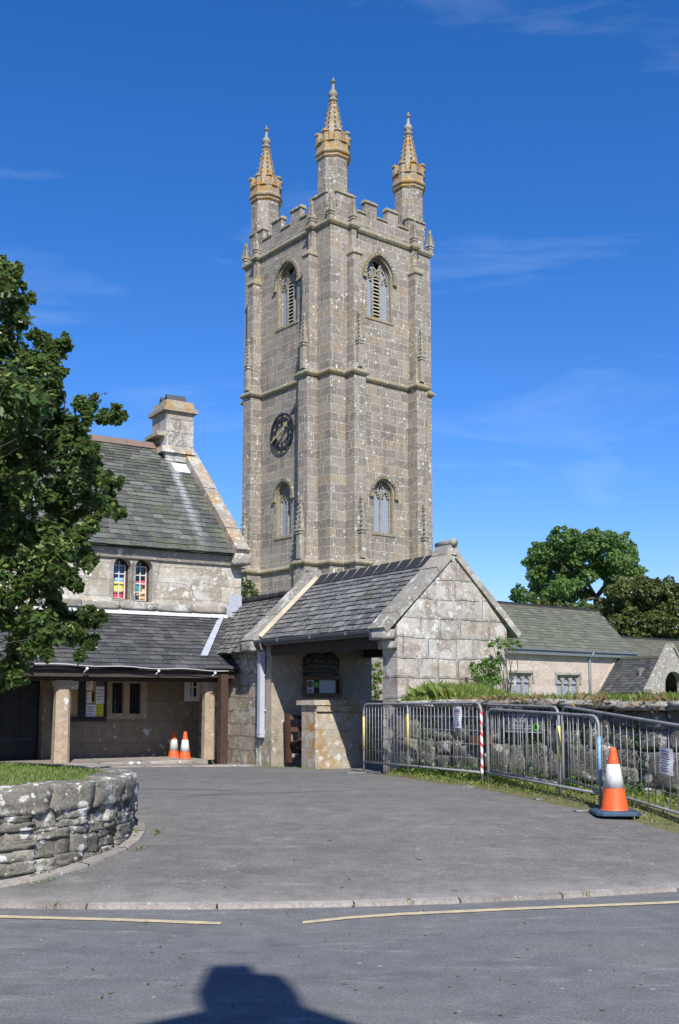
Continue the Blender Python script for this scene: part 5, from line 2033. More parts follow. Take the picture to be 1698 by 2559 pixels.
# ------------------------------------------------------------------ barriers
def barrier(p0, p1, h, label, bars, mid=None, mesh=False, paint=None, feet=(0.0, 1.0)):
    p0, p1 = Vector(p0), Vector(p1)
    z0, z1 = gz(*p0), gz(*p1)
    d = (p1 - p0)
    ln = d.length
    d.normalize()
    nn = Vector((-d.y, d.x))
    rt_ = thing('pedestrian_barrier', label, 'barrier', WORLD, (p0.x, p0.y, z0), 'steel pedestrian barriers in front of the churchyard wall')

    def q(s, z, off=0.0):
        p = p0 + d * s + nn * off
        zz = z0 + (z1 - z0) * s / ln
        return (p.x, p.y, zz + z)
    rc = .13
    path = [q(0, .0)]
    path += [q(0, .5), q(0, h - rc)]
    for k in range(1, 7):
        a = math.pi / 2 * k / 6
        path.append(q(rc - rc * math.cos(a), h - rc + rc * math.sin(a)))
    path.append(q(ln / 2, h))
    for k in range(0, 6):
        a = math.pi / 2 * k / 6
        path.append(q(ln - rc + rc * math.sin(a), h - rc + rc * math.cos(a)))
    path += [q(ln, h - rc), q(ln, .5), q(ln, 0)]
    mb = MB()
    mb.tube(path, .019, 8)
    mb.build('frame', M['steel'], rt_)
    mb = MB()
    mb.tube([q(.01, .19), q(ln - .01, .19)], .018, 8)
    mb.build('bottom_rail', M['steel'], rt_)
    mb = MB()
    n = int(ln / bars)
    for k in range(1, n):
        s = ln * k / n
        mb.tube([q(s, .19), q(s, h)], .0058, 5)
    if mesh:
        for k in range(1, 5):
            mb.tube([q(0, .19 + (h - .19) * k / 5, .008), q(ln, .19 + (h - .19) * k / 5, .008)], .0045, 5)
    mb.build('bar_infill', M['steel'], rt_)
    if mid is not None:
        mb = MB()
        mb.tube([q(mid * ln, 0), q(mid * ln, h)], .016, 8)
        mb.build('middle_post', M['steel'], rt_)
    if paint:
        for mt, s, za, zb in paint:
            mb = MB()
            mb.tube([q(s * ln, za), q(s * ln, zb)], .0222, 8)
            mb.build('painted_band', M[mt], rt_)
    for s in feet:
        mb = MB()
        a0, a1 = q(s * ln, .012, -.34), q(s * ln, .012, .30)
        e = d * .035
        mb.hexa([(a0[0] - e.x, a0[1] - e.y, a0[2] - .012), (a0[0] + e.x, a0[1] + e.y, a0[2] - .012), (a1[0] + e.x, a1[1] + e.y, a1[2] - .012), (a1[0] - e.x, a1[1] - e.y, a1[2] - .012),
                 (a0[0] - e.x, a0[1] - e.y, a0[2] + .004), (a0[0] + e.x, a0[1] + e.y, a0[2] + .004), (a1[0] + e.x, a1[1] + e.y, a1[2] + .004), (a1[0] - e.x, a1[1] - e.y, a1[2] + .004)])
        mb.build('foot', M['steel'], rt_)
    return rt_, q, ln


b1, q1, l1 = barrier((.415, 18.45), (2.0, 15.25), 1.16, 'long steel barrier with yellow paint standing furthest left before the lych gate', .105, .42, True, [('yellowsteel', 0, .38, .95), ('yellowsteel', .42, .45, 1.0)], (0.0, 1.0))
b2, q2, l2 = barrier((2.075, 15.15), (3.0, 12.53), 1.075, 'steel barrier with pale blue paint on its right post beside the near cone', .15, None, False, [('bluesteel', 1.0, .32, .84)], (0.0, 1.0))
b3, q3, l3 = barrier((2.14, 15.7), (2.735, 13.5), 1.13, 'steel barrier overlapped from behind the one with a blue post', .15, None, False, [('yellowsteel', 1.0, .45, .9)], (1.0,))
b4, q4, l4 = barrier((2.915, 14.15), (3.97, 10.66), 1.13, 'steel mesh barrier running out of the frame at the far right', .14, None, True, None, (0.0, 1.0))

# tape wound round a barrier post
mb = MB()
e = Vector(q1(l1, 0))
mb.tube([q1(l1, .16), q1(l1, .2), q1(l1, .40), q1(l1, .6), q1(l1, .8), q1(l1, 1.02), q1(l1 - .02, 1.1)], [.017, .023, .018, .022, .018, .021, .018], 10)
tag(mb.build('barrier_tape', M['tape'], origin=(e.x, e.y, e.z + .16)), 'red and white tape wound round a barrier post', 'tape')


def notice(qf, s, z, w, h, label, off):
    a = Vector(qf(s, z, off))
    b = Vector(qf(s + w, z, off))
    up = Vector((0, 0, h))
    nn = (b - a).cross(up).normalized()
    vs, fs = [], []
    for i in range(5):
        for j in range(5):
            p = a.lerp(b, i / 4) + up * (j / 4) + nn * (.018 * math.sin(i / 4 * math.pi) + .008 * math.sin(j * 1.7))
            vs.append(p)
    for i in range(4):
        for j in range(4):
            fs.append((i * 5 + j, i * 5 + 5 + j, i * 5 + 6 + j, i * 5 + 1 + j))
    o = thing('notice', label, 'notice', WORLD, tuple(a), 'paper notices tied to the barriers')
    mb = MB()
    mb.add(vs, fs, smooth=True)
    mb.add([v - nn * .002 for v in vs], fs, smooth=True)
    mb.build('sheet', M['paper'], o)
    mb = MB()
    mr = MB()
    for k in range(9):
        zz = .86 - k * .09
        ww = rng.uniform(.18, .36)
        tgt = mr if k in (2,) else mb
        nnn = 6
        vv = []
        for i in range(nnn + 1):
            f_ = .5 - ww + 2 * ww * i / nnn
            p = a.lerp(b, f_) + up * zz + nn * (.018 * math.sin(f_ * math.pi) + .008 * math.sin(zz * 4 * 1.7) + .004)
            vv += [p - Vector((0, 0, .006)), p + Vector((0, 0, .006))]
        tgt.add(vv, [(2 * i, 2 * i + 2, 2 * i + 3, 2 * i + 1) for i in range(nnn)])
    mb.build('print_lines', M['ink'], o)
    mr.build('red_lines', M['redink'], o)
    return o


def along(qf, ln, u):
    """Distance along a barrier whose point stands at picture column u."""
    best, bs = 1e9, 0
    for k in range(400):
        s = ln * k / 400
        p = qf(s, .6)
        yc = p[1] * math.cos(TH) + (p[2] - EZ) * math.sin(TH)
        e_ = abs(CX + FPX * p[0] / yc - u)
        if e_ < best:
            best, bs = e_, s
    return bs


s0, s1 = along(q1, l1, 1139), along(q1, l1, 1159)
notice(q1, s0, .80, s1 - s0, .31, 'white paper notice on the long barrier left of the tape', -.03)
s0, s1 = along(q4, l4, 1655), along(q4, l4, 1689)
notice(q4, s0, .58, s1 - s0, .29, 'white paper notice with red print on the mesh barrier at the right edge', -.03)

# sign and little box on the wall
sa, za_ = L.loc(1267, 1829, -.12)
sb, zb_ = L.loc(1354, 1786, -.12)
sg = thing('wall_sign', 'grey sign board with pale lettering and a green badge on the boundary wall', 'sign', L, (sa, -.12, za_))
mb = MB()
mb.box(sa, sb, -.14, -.10, za_, zb_)
mb.build('board', M['signgrey'], sg)
mb = MB()
for c in ((sa, sb, -.146, -.138, za_, za_ + .012), (sa, sb, -.146, -.138, zb_ - .012, zb_)):
    mb.box(*c)
wd, hg = sb - sa, zb_ - za_
x = sa + .06
while x < sb - .08:
    d = rng.uniform(.03, .06)
    mb.box(x, x + d * .5, -.1445, -.1402, za_ + hg * .58, za_ + hg * .80)
    mb.box(x, x + d, -.1448, -.1405, za_ + hg * (.58 if rng.random() < .5 else .76), za_ + hg * (.62 if rng.random() < .5 else .80))
    x += d + .03
for zz in (.22, .36):
    x = sa + .14
    while x < sb - .2:
        d = rng.uniform(.02, .06)
        mb.box(x, x + d, -.1445, -.1402, za_ + hg * zz - .009, za_ + hg * zz + .009)
        x += d + .018
mb.build('sign_marks', M['lead'], sg)
mb = MB()
cxm, czm = sb - .085, za_ + hg * .33
mb.prism([(cxm + .055 * math.cos(t_), -.1402, czm + .055 * math.sin(t_)) for t_ in np.linspace(0, 2 * math.pi, 20)[:-1]], (0, -.006, 0))
bd = mb.build('green_badge', M['greenink'], sg)
mb = MB()
mb.prism([(cxm + .028 * math.cos(t_), -.1465, czm + .028 * math.sin(t_)) for t_ in np.linspace(0, 2 * math.pi, 14)[:-1]], (0, -.003, 0))
mb.build('badge_mark', M['iron'], bd)
xa, z0 = L.loc(1181, 1858, -.16)
xb, z1 = L.loc(1216, 1816, -.16)
bx = thing('wall_box', 'small wooden box with a dark lid fixed to the boundary wall behind the tape', 'box', L, (xa, -.1, z0))
mb = MB()
mb.box(xa, xb, -.2, -.03, z0, z0 + .12)
mb.box(xa, xb, -.06, -.03, z0 + .12, z1 - .03)
mb.build('box', M['oakframe'], bx)
mb = MB()
mb.box(xa - .03, xb + .03, -.23, -.03, z1 - .03, z1)
mb.build('lid', M['timber'], bx)


# ------------------------------------------------------------------ cones
def cone(name_pos, h, lab, sleeve):
    x, y = name_pos
    z = gz(x, y) + .012
    o = thing('traffic_cone', lab, 'traffic cone', WORLD, (x, y, z), 'orange and white traffic cones')
    s = h / .75
    mb = MB()
    b = .25 * s
    c_ = .06 * s
    oc = [(-b + c_, -b), (b - c_, -b), (b, -b + c_), (b, b - c_), (b - c_, b), (-b + c_, b), (-b, b - c_), (-b, -b + c_)]
    lv = [(0, 1.0), (.028 * s, 1.0), (.042 * s, .95), (.05 * s, .72)]
    vs = [(x + px * k, y + py * k, z + zz) for zz, k in lv for px, py in oc]
    mb.add(vs, [(8 * i + k, 8 * i + (k + 1) % 8, 8 * i + 8 + (k + 1) % 8, 8 * i + 8 + k) for i in range(3) for k in range(8)] + [tuple(24 + k for k in range(8)), tuple(7 - k for k in range(8))])
    mb.build('base', M['rubber'], o)
    r = lambda q: (.165 - .131 * q) * s
    mb = MB()
    mb.lathe((x, y), [(r(.03) * 1.12, z + .04 * s), (r(.05), z + .052 * s), (r(.09), z + .07 * s), (r(.74), z + .56 * s), (r(.92), z + .69 * s), (r(.93) * .98, z + .70 * s), (r(.93) * .98, z + .725 * s), (r(.97), z + .73 * s), (r(1.0), z + .75 * s), (r(1.0) * .6, z + .748 * s), (r(1.0) * .55, z + .70 * s)], 28, smooth=True)
    mb.build('body', M['orange'], o)
    mb = MB()
    mb.lathe((x, y), [(r(.395) + .004, z + .296 * s), (r(.745) + .004, z + .562 * s)], 28, smooth=True)
    mb.build('sleeve', M[sleeve], o)
    return o


cone((3.075, 12.2), .735, 'large orange and white traffic cone on a blue black base by the right barrier', 'conewhite')
cone((gp(433, 1905, .27).x, gp(433, 1905, .27).y + .1), .66, 'orange cone with a grubby sleeve at the back of the porch pair', 'conedirty')
cone((gp(464, 1908, .27).x, gp(464, 1908, .27).y - .1), .68, 'orange cone with a clean sleeve at the front of the porch pair', 'conewhite')


# ------------------------------------------------------------------ trees and plants
def limb_path(a, b, sag=.0, n=6, wob=.12, seed=0):
    a, b = Vector(a), Vector(b)
    out = []
    for k in range(n + 1):
        q = k / n
        p = a.lerp(b, q)
        w = wob * (a - b).length * math.sin(q * math.pi)
        p += Vector((noise.noise(Vector((q * 2.3, seed, 1))), noise.noise(Vector((q * 2.1, seed, 5))), noise.noise(Vector((q * 2.2, seed, 9))) + sag)) * w
        out.append(p)
    return out


# oak: crown clumps placed where the branches of the photographed tree end
OKC = [(0, 722, 40), (12, 692, 32), (34, 668, 16), (6, 665, 22), (28, 702, 24), (16, 760, 42), (55, 748, 24), (40, 792, 34), (12, 835, 50), (62, 800, 18), (86, 838, 13), (100, 846, 12), (40, 890, 46), (80, 895, 34), (114, 885, 34), (138, 868, 17), (163, 856, 15), (108, 930, 42), (60, 950, 52), (140, 925, 20),
       (126, 975, 30), (136, 1000, 22), (90, 1000, 40), (30, 1000, 52), (105, 1050, 30), (60, 1065, 36), (20, 1080, 50), (165, 1044, 24), (205, 1012, 20), (226, 1008, 20), (216, 1040, 15), (268, 1040, 17), (288, 1040, 20), (254, 1044, 9), (150, 1085, 34), (198, 1080, 28), (95, 1110, 40), (215, 1115, 26), (160, 1135, 40), (110, 1170, 48), (50, 1140, 50), (205, 1165, 30), (236, 1145, 18),
       (232, 1195, 30), (262, 1205, 24), (288, 1212, 18), (180, 1215, 44), (130, 1240, 44), (70, 1230, 50), (240, 1245, 26), (280, 1258, 24), (300, 1280, 12), (210, 1275, 34), (160, 1300, 40), (228, 1312, 22), (120, 1320, 44), (60, 1320, 50), (190, 1350, 34), (200, 1385, 28), (222, 1412, 16), (150, 1390, 36), (95, 1400, 42), (40, 1410, 48),
       (172, 1440, 26), (190, 1465, 14), (120, 1460, 34), (60, 1480, 44), (140, 1515, 26), (100, 1545, 40), (165, 1545, 30), (205, 1540, 26), (240, 1545, 20), (255, 1538, 10), (130, 1590, 32), (180, 1590, 28), (218, 1595, 20), (226, 1610, 10), (60, 1560, 40), (80, 1620, 32), (110, 1636, 16), (205, 1632, 14), (40, 1640, 42), (20, 1690, 34), (50, 1700, 14), (15, 1540, 46), (10, 1240, 50), (5, 1360, 50), (5, 950, 50)]
gg = random.Random(21)
oak = thing('oak_tree', 'leafy dark green oak tree leaning in from the left out of the planter', 'tree', WORLD, (-5.0, 10.5, 1.0))
cents, rads = [], []
for u, v, rr in OKC:
    Y = 10.5 + gg.uniform(-.55, .55)
    cents.append(at(u, v, Y))
    rads.append(rr / FPX * Y * .98)
for k in range(210):                         # the rest of the crown, in depth and out of frame
    a, q = gg.uniform(0, 2 * math.pi), gg.uniform(-1, 1)
    r_ = gg.uniform(.45, 1.0)
    p = Vector((-5.0 + 2.45 * r_ * math.cos(a) * math.sqrt(1 - q * q), 10.6 + 2.3 * r_ * math.sin(a) * math.sqrt(1 - q * q), 4.2 + 2.6 * q * r_))
    yc = p.y * math.cos(TH) + (p.z - EZ) * math.sin(TH)
    u = CX + FPX * p.x / yc
    if u > 60 or (u > -120 and p.z > 5.0):
        continue
    if p.z < 2.2:
        p.z = 2.2 + gg.random() * .5
    cents.append(p)
    rads.append(gg.uniform(.2, .34))
for i in range(len(OKC)):
    for k in range(5):
        d_ = Vector((gg.gauss(0, 1), gg.gauss(0, 1), gg.gauss(0, 1))).normalized()
        cents.append(cents[i] + d_ * rads[i] * gg.uniform(.85, 1.4))
        rads.append(rads[i] * gg.uniform(.2, .42))
allC, allO, allr = [], [], []
for i, (c, r_) in enumerate(zip(cents, rads)):
    nl = int(26 + 3000 * r_ ** 1.75)
    d = nrng.normal(size=(nl, 3))
    d /= np.linalg.norm(d, axis=1)[:, None]
    rad = r_ * nrng.uniform(.1, 1.3, nl) ** .75
    off = d * rad[:, None]
    off[:, 2] *= .85
    allC.append(np.array(c) + off)
    allO.append(d)
    allr.append(np.clip(nrng.normal(.4, .24, nl) + .12 * d[:, 2], 0, 1))
C = np.concatenate(allC)
poly_cloud('crown', leaves(C, .088, OAK, .55, np.concatenate(allO), 4), len(OAK), M['oakleaf'], np.concatenate(allr), oak)
mb = MB()
tb, tt = Vector((-5.05, 10.5, .95)), Vector((-4.85, 10.5, 6.2))
tp = limb_path(tb, tt, 0, 8, .05, 3)
mb.tube(tp, [.17, .15, .135, .12, .10, .08, .06, .04, .025], 10)
mb.build('trunk', M['bark'], oak)
mb = MB()
for i, (c, r_) in enumerate(zip(cents, rads)):
    if (i % 4 == 1 and i < 300) or i in (27, 29, 30):
        zq = max(1.6, min(5.6, c.z - .45 * (Vector((c.x, c.y)) - Vector((-4.95, 10.5))).length - .1))
        k = (zq - .95) / 5.25 * 8
        k0 = int(k)
        base = tp[k0].lerp(tp[min(8, k0 + 1)], k - k0)
        pth = limb_path(base, c, .15, 6, .12, i * 1.3)
        mb.tube(pth, [.024, .019, .014, .010, .007, .004, .002], 5)
for u0, v0, u1, v1 in ((205, 1060, 262, 1040), (160, 1050, 162, 985), (205, 1010, 258, 983), (95, 850, 82, 805), (262, 985, 268, 980), (30, 990, 100, 900)):
    Y = 10.4
    mb.tube(limb_path(at(u0, v0, Y), at(u1, v1, Y), .05, 5, .1, u0), [.012, .010, .008, .006, .004, .003], 5)
mb.build('branches', M['twig'], oak)


def far_tree(name, lab, base, trunk_h, clumps, mat, leaf, per, trunk_r, group=None, limbs=5, seed=3):
    o = thing(name, lab, 'tree', WORLD, tuple(base), group)
    g = np.random.default_rng(seed)
    Cs, Os, rs = [], [], []
    gc = random.Random(seed)
    big_ = [(c, r_ * 1.15) for c, r_ in clumps]
    clumps = list(big_)
    for c, r_ in big_:
        for k in range(4):
            d_ = Vector((gc.gauss(0, 1), gc.gauss(0, 1), gc.gauss(.2, 1))).normalized()
            clumps.append((Vector(c) + d_ * r_ * gc.uniform(.8, 1.15), r_ * gc.uniform(.25, .42)))
    for c, r_ in clumps:
        nl = int(per * r_ ** 2)
        d = g.normal(size=(nl, 3))
        d /= np.linalg.norm(d, axis=1)[:, None]
        off = d * (r_ * g.uniform(.35, 1.05, nl) ** .5)[:, None]
        off[:, 2] *= .75
        Cs.append(np.array(c) + off)
        Os.append(d)
        rs.append(np.clip(g.normal(.42, .2, nl) + .1 * d[:, 2], 0, 1))
    C = np.concatenate(Cs)
    poly_cloud('crown', leaves(C, leaf, CLUMP, .5, np.concatenate(Os), seed), len(CLUMP), mat, np.concatenate(rs), o)
    mb = MB()
    b = Vector(base)
    top = b + Vector((0, 0, trunk_h))
    mb.tube(limb_path(b, top, 0, 5, .04, seed), [trunk_r, trunk_r * .9, trunk_r * .85, trunk_r * .8, trunk_r * .75, trunk_r * .7], 8)
    cl = [c for c, r_ in clumps]
    for i in range(0, len(cl), max(1, len(cl) // limbs)):
        mb.tube(limb_path(top - Vector((0, 0, trunk_h * .25 * ((i % 3) / 2))), cl[i], .1, 6, .12, i), [trunk_r * .5, trunk_r * .4, trunk_r * .32, trunk_r * .25, trunk_r * .18, trunk_r * .12, trunk_r * .06], 6)
    mb.build('trunk', M['bark'], o)
    return o


def clumps_px(lst, Y, dy, seed):
    g = random.Random(seed)
    out = []
    for u, v, r_ in lst:
        yy = Y + g.uniform(-dy, dy)
        out.append((at(u, v, yy), r_ / FPX * yy))
    return out


A = [(1430, 1340, 24), (1395, 1350, 26), (1480, 1338, 20), (1480, 1365, 30), (1520, 1348, 26), (1550, 1355, 26), (1570, 1380, 24), (1345, 1385, 24), (1330, 1375, 10), (1370, 1380, 30), (1420, 1385, 34), (1460, 1400, 34), (1515, 1390, 34), (1545, 1405, 30), (1580, 1380, 10), (1340, 1420, 22), (1380, 1425, 32), (1430, 1435, 32), (1325, 1435, 9), (1470, 1440, 22), (1530, 1435, 26), (1570, 1425, 24), (1590, 1430, 18), (1603, 1425, 12), (1360, 1460, 30), (1405, 1470, 30), (1345, 1475, 18), (1440, 1480, 24), (1470, 1490, 14), (1590, 1455, 18), (1320, 1490, 18), (1295, 1480, 16), (1285, 1492, 12), (1300, 1500, 14), (1375, 1500, 24), (1410, 1510, 22), (1450, 1370, 34), (1500, 1420, 26), (1400, 1400, 34), (1350, 1440, 30), (1410, 1455, 34), (1320, 1405, 14), (1560, 1400, 30), (1380, 1490, 30), (1440, 1460, 20), (1520, 1470, 14), (1545, 1460, 14), (1340, 1510, 16), (1455, 1515, 16)]
ca = clumps_px(A, 96, 4.0, 4)
far_tree('ash_tree', 'tall rounded green tree with gaps of sky rising behind the aisle roof', (at(1492, 1560, 96).x, 96, 1.2), 9.6, ca, M['ashleaf'], .25, 420, .38, None, 9, 6)
Bc = [(1560, 1460, 24), (1600, 1455, 24), (1540, 1480, 26), (1575, 1490, 34), (1620, 1470, 30), (1650, 1470, 26), (1680, 1478, 28), (1710, 1480, 34), (1530, 1510, 26), (1565, 1530, 36), (1610, 1510, 36), (1655, 1510, 36), (1700, 1520, 40), (1510, 1530, 18), (1540, 1555, 26), (1590, 1555, 36), (1640, 1555, 36), (1690, 1560, 36), (1740, 1530, 44), (1760, 1500, 40), (1560, 1590, 22), (1600, 1590, 30), (1650, 1590, 30), (1700, 1595, 30), (1620, 1620, 30), (1680, 1620, 30)]
cb_ = clumps_px(Bc, 86, 3.0, 8)
far_tree('chestnut_tree', 'dense brownish green tree turning yellow at the right edge behind the chancel', (at(1650, 1600, 86).x, 86, 1.2), 5, cb_, M['copperleaf'], .25, 420, .34, None, 6, 9)
Cc = [(1400, 1515, 12), (1360, 1508, 13), (1430, 1520, 14), (1470, 1525, 14), (1490, 1522, 16), (1335, 1502, 10)]
far_tree('hawthorn_bush', 'low brownish bush showing just above the aisle ridge', (at(1400, 1600, 84).x, 84, 1.2), 4, clumps_px(Cc, 84, 1.0, 2), M['copperleaf'], .26, 260, .1, None, 3, 12)


def bush(name, lab, clumps, mat, leaf, per, base, seed=2, stems=4):
    o = thing(name, lab, 'shrub', WORLD, tuple(base))
    g = np.random.default_rng(seed)
    Cs, rs, Os = [], [], []
    for c, r_ in clumps:
        nl = int(per * r_ ** 2) + 12
        d = g.normal(size=(nl, 3))
        d /= np.linalg.norm(d, axis=1)[:, None]
        Cs.append(np.array(c) + d * (r_ * g.uniform(.1, 1.05, nl) ** .6)[:, None])
        Os.append(d)
        rs.append(np.clip(g.normal(.45, .24, nl), 0, 1))
    C = np.concatenate(Cs)
    poly_cloud('foliage', leaves(C, leaf, OVAL, .5, np.concatenate(Os), seed), len(OVAL), mat, np.concatenate(rs), o)
    mb = MB()
    for i, (c, r_) in enumerate(clumps):
        if i % max(1, len(clumps) // stems) == 0:
            mb.tube(limb_path(base, c, .1, 5, .1, i), [.014, .012, .010, .008, .006, .004], 5)
    mb.build('stem', M['twig'], o)
    return o


def cl_l(lst, y, seed, dy=.15):
    g = random.Random(seed)
    out = []
    for u, v, r_ in lst:
        yy = y + g.uniform(-dy, dy)
        x, z = L.loc(u, v, yy)
        w = L.w(x, yy, z)
        out.append((w, r_ / FPX * w.y))
    return out


# bushes by the gable stand just off its face (x > 0 of the gate frame)
def cl_x(lst, x0, seed, dx=.12):
    g = random.Random(seed)
    out = []
    for u, v, r_ in lst:
        xx = x0 + g.uniform(-dx, dx)
        y, z = L.locx(u, v, xx)
        w = L.w(xx, y, z)
        out.append((w, r_ / FPX * w.y))
    return out


S1 = [(1185, 1672, 16), (1205, 1660, 14), (1215, 1650, 10), (1230, 1662, 15), (1245, 1652, 12), (1195, 1690, 18), (1220, 1682, 20), (1240, 1680, 15), (1210, 1705, 18), (1230, 1704, 17), (1245, 1700, 12), (1200, 1720, 14), (1222, 1722, 15), (1180, 1660, 7)]
p0 = L.w(.35, 1.75, 1.5)
bush('gable_shrub', 'bright green bushy shrub on the grass against the lichened gable', cl_x(S1, .35, 5), M['bushleaf'], .055, 9000, p0, 3)
S2 = [(1232, 1607, 10), (1246, 1600, 11), (1262, 1604, 11), (1278, 1604, 11), (1292, 1606, 9), (1250, 1616, 10), (1272, 1616, 8), (1300, 1614, 6), (1246, 1632, 7), (1242, 1648, 6), (1283, 1622, 6), (1225, 1612, 6)]
bush('climbing_sapling', 'slender sapling spreading past the right corner of the gable', cl_x(S2, .28, 6), M['bushleaf'], .055, 6500, L.w(.3, 2.2, 1.45), 4, 5)
S3 = [(934, 1668, 12), (945, 1660, 10), (938, 1690, 14), (948, 1700, 12), (936, 1715, 12), (946, 1730, 12), (938, 1745, 12), (952, 1680, 10)]
bush('path_shrub', 'yellow green shrub seen through the rear opening of the lych gate', [(at(u, v, 24.5), r_ / FPX * 24.5) for u, v, r_ in S3], M['bushleaf'], .08, 3500, at(941, 1780, 24.5), 7)
S4 = [(610, 1447, 9), (622, 1452, 8), (615, 1465, 11), (630, 1462, 9), (612, 1480, 12), (628, 1478, 11), (640, 1482, 10), (615, 1492, 10), (634, 1494, 11), (605, 1458, 6), (645, 1495, 6)]
bush('corner_shrub', 'olive green shrub growing between the house corner and the tower', [(at(u, v, 27.5), r_ / FPX * 27.5) for u, v, r_ in S4], M['oakleaf'], .09, 3500, at(622, 1530, 27.5), 8)

# grass and dry stalks on top of the wall, taller on the bank below the gable
g = np.random.default_rng(17)
NB = 26000
xs_, ys_ = g.uniform(.05, 9, NB), g.uniform(.02, 1.2, NB)
bank = np.exp(-((xs_ - .75) / .75) ** 2) * (ys_ > .15)
P = np.array([L.w(a, b, 0) for a, b in zip(xs_, ys_)])
P[:, 2] = 1.52 + .02 * bank + np.where(ys_ < .3, .03, 0)
keep = g.uniform(0, 1, NB) < np.clip(.45 * (xs_ < 2.4) + .08 + bank + .45 * (np.array([noise.noise(Vector((a * 1.3, b, 3))) for a, b in zip(xs_, ys_)]) > -.05), 0, 1)
P, bank, xs_ = P[keep], bank[keep], xs_[keep]
hh = .10 + .22 * bank + .03 * (xs_ > 2.6) + .06 * g.uniform(0, 1, len(P))
tag(poly_cloud('wall_grass', grass(P, hh, 6, .005, .55), 4, M['grass'], np.clip(g.uniform(0, 1, len(P)) ** 1.2 + .0, 0, 1), base=tuple(L.w(4, .4, 1.5))), 'long green grass along the top of the boundary wall', 'grass', kind='stuff')
NB = 850
tuft = g.choice(np.array([1.75, 2.35, 2.5, 2.9, 3.15, 3.3, 3.5, 3.7, 4.3, 4.6, 5.3, 5.6]), NB)
P = np.array([L.w(a + q, b, 0) for a, q, b in zip(tuft, g.normal(0, .12, NB), g.uniform(-.22, .1, NB))])
P[:, 2] = 1.54 + g.uniform(-.12, .06, NB)
tag(poly_cloud('dry_stalks', grass(P, .13, 8, .004, 1.2), 4, M['dry'], g.uniform(0, 1, NB), base=tuple(L.w(4, 0, 1.5))), 'rusty dry stalks hanging over the wall top', 'dry plants', kind='stuff')
# moss, soil and weeds at the wall foot
mb = MB()
n = 60
vs = []
for k in range(n + 1):
    x = .2 + 9.6 * k / n
    wv = np.interp(x, [0, 1.5, 3, 5, 7, 10], [.35, .75, 1.0, 1.45, 1.5, 1.5]) + .12 * noise.noise(Vector((x * 1.7, 0, 0)))
    for q in range(6):
        p = L.w(x, -wv * q / 5, 0)
        vs.append((p.x, p.y, gz(p.x, p.y) + .018 + .05 * (1 - q / 5) + (.0 if q < 5 else -.035) + .012 * noise.noise(Vector((x * 4, q, 2)))))
mb.add(vs, [(k * 6 + q, k * 6 + 6 + q, k * 6 + 7 + q, k * 6 + 1 + q) for k in range(n) for q in range(5)], smooth=True)
tag(mb.build('verge', M['earth'], origin=tuple(L.w(5, -.5, .4))), 'mossy strip of earth between forecourt and boundary wall', 'verge', kind='structure')
NB = 7000
xs_ = g.uniform(.15, 9, NB)
q_ = g.uniform(0, 1, NB) ** 1.7
wv = np.interp(xs_, [0, 1.5, 3, 5, 7, 10], [.3, .75, 1.0, 1.4, 1.5, 1.5])
P = np.array([L.w(a, -b, 0) for a, b in zip(xs_, q_ * wv)])
P[:, 2] = [gz(a, b) + .03 for a, b, _ in P]
tag(poly_cloud('foot_weeds', grass(P, .10 * (1.3 - q_), 9, .006, .9), 4, M['grass'], np.clip(g.uniform(0, 1.1, NB), 0, 1), base=tuple(L.w(4, -.5, .4))), 'weedy grass along the foot of the boundary wall', 'weeds', kind='stuff')
NB = 2200
xs_ = g.choice(np.array([.7, 1.2, 1.5, 2.2, 2.6, 3.1, 3.6, 4.1, 5.2, 6]), NB) + g.normal(0, .14, NB)
P = np.array([L.w(a, -.08 - abs(b), 0) for a, b in zip(xs_, g.normal(0, .13, NB))])
P[:, 2] = [gz(a, b) for a, b, _ in P]
P[:, 2] += np.abs(g.normal(0, .1, NB)) + .03
tag(poly_cloud('foot_leaves', leaves(P, .055, OVAL, .8, None, 12), len(OVAL), M['bushleaf'], np.clip(g.normal(.3, .25, NB), 0, 1), base=tuple(L.w(3, -.2, .4))), 'broad leaved weeds at the foot of the boundary wall', 'weeds', kind='stuff')
# ivy and moss growing on the wall face
NB = 1500
xs_ = g.choice(np.array([.9, 3.25, 3.45, 3.3, 2.0, 4.4, 5.2]), NB) + g.normal(0, .16, NB)
zs_ = 1.35 - np.abs(g.normal(0, .38, NB))
P = np.array([L.w(a, -.10 + .02 * b, c) for a, b, c in zip(xs_, g.normal(0, 1, NB), np.clip(zs_, .5, 1.45))])
tag(poly_cloud('wall_creeper', leaves(P, .035, OVAL, .1, None, 15), len(OVAL), M['bushleaf'], np.clip(g.normal(.12, .15, NB), 0, 1), base=tuple(L.w(3, -.1, .9))), 'dark creeper patches hanging on the boundary wall', 'creeper', kind='stuff')
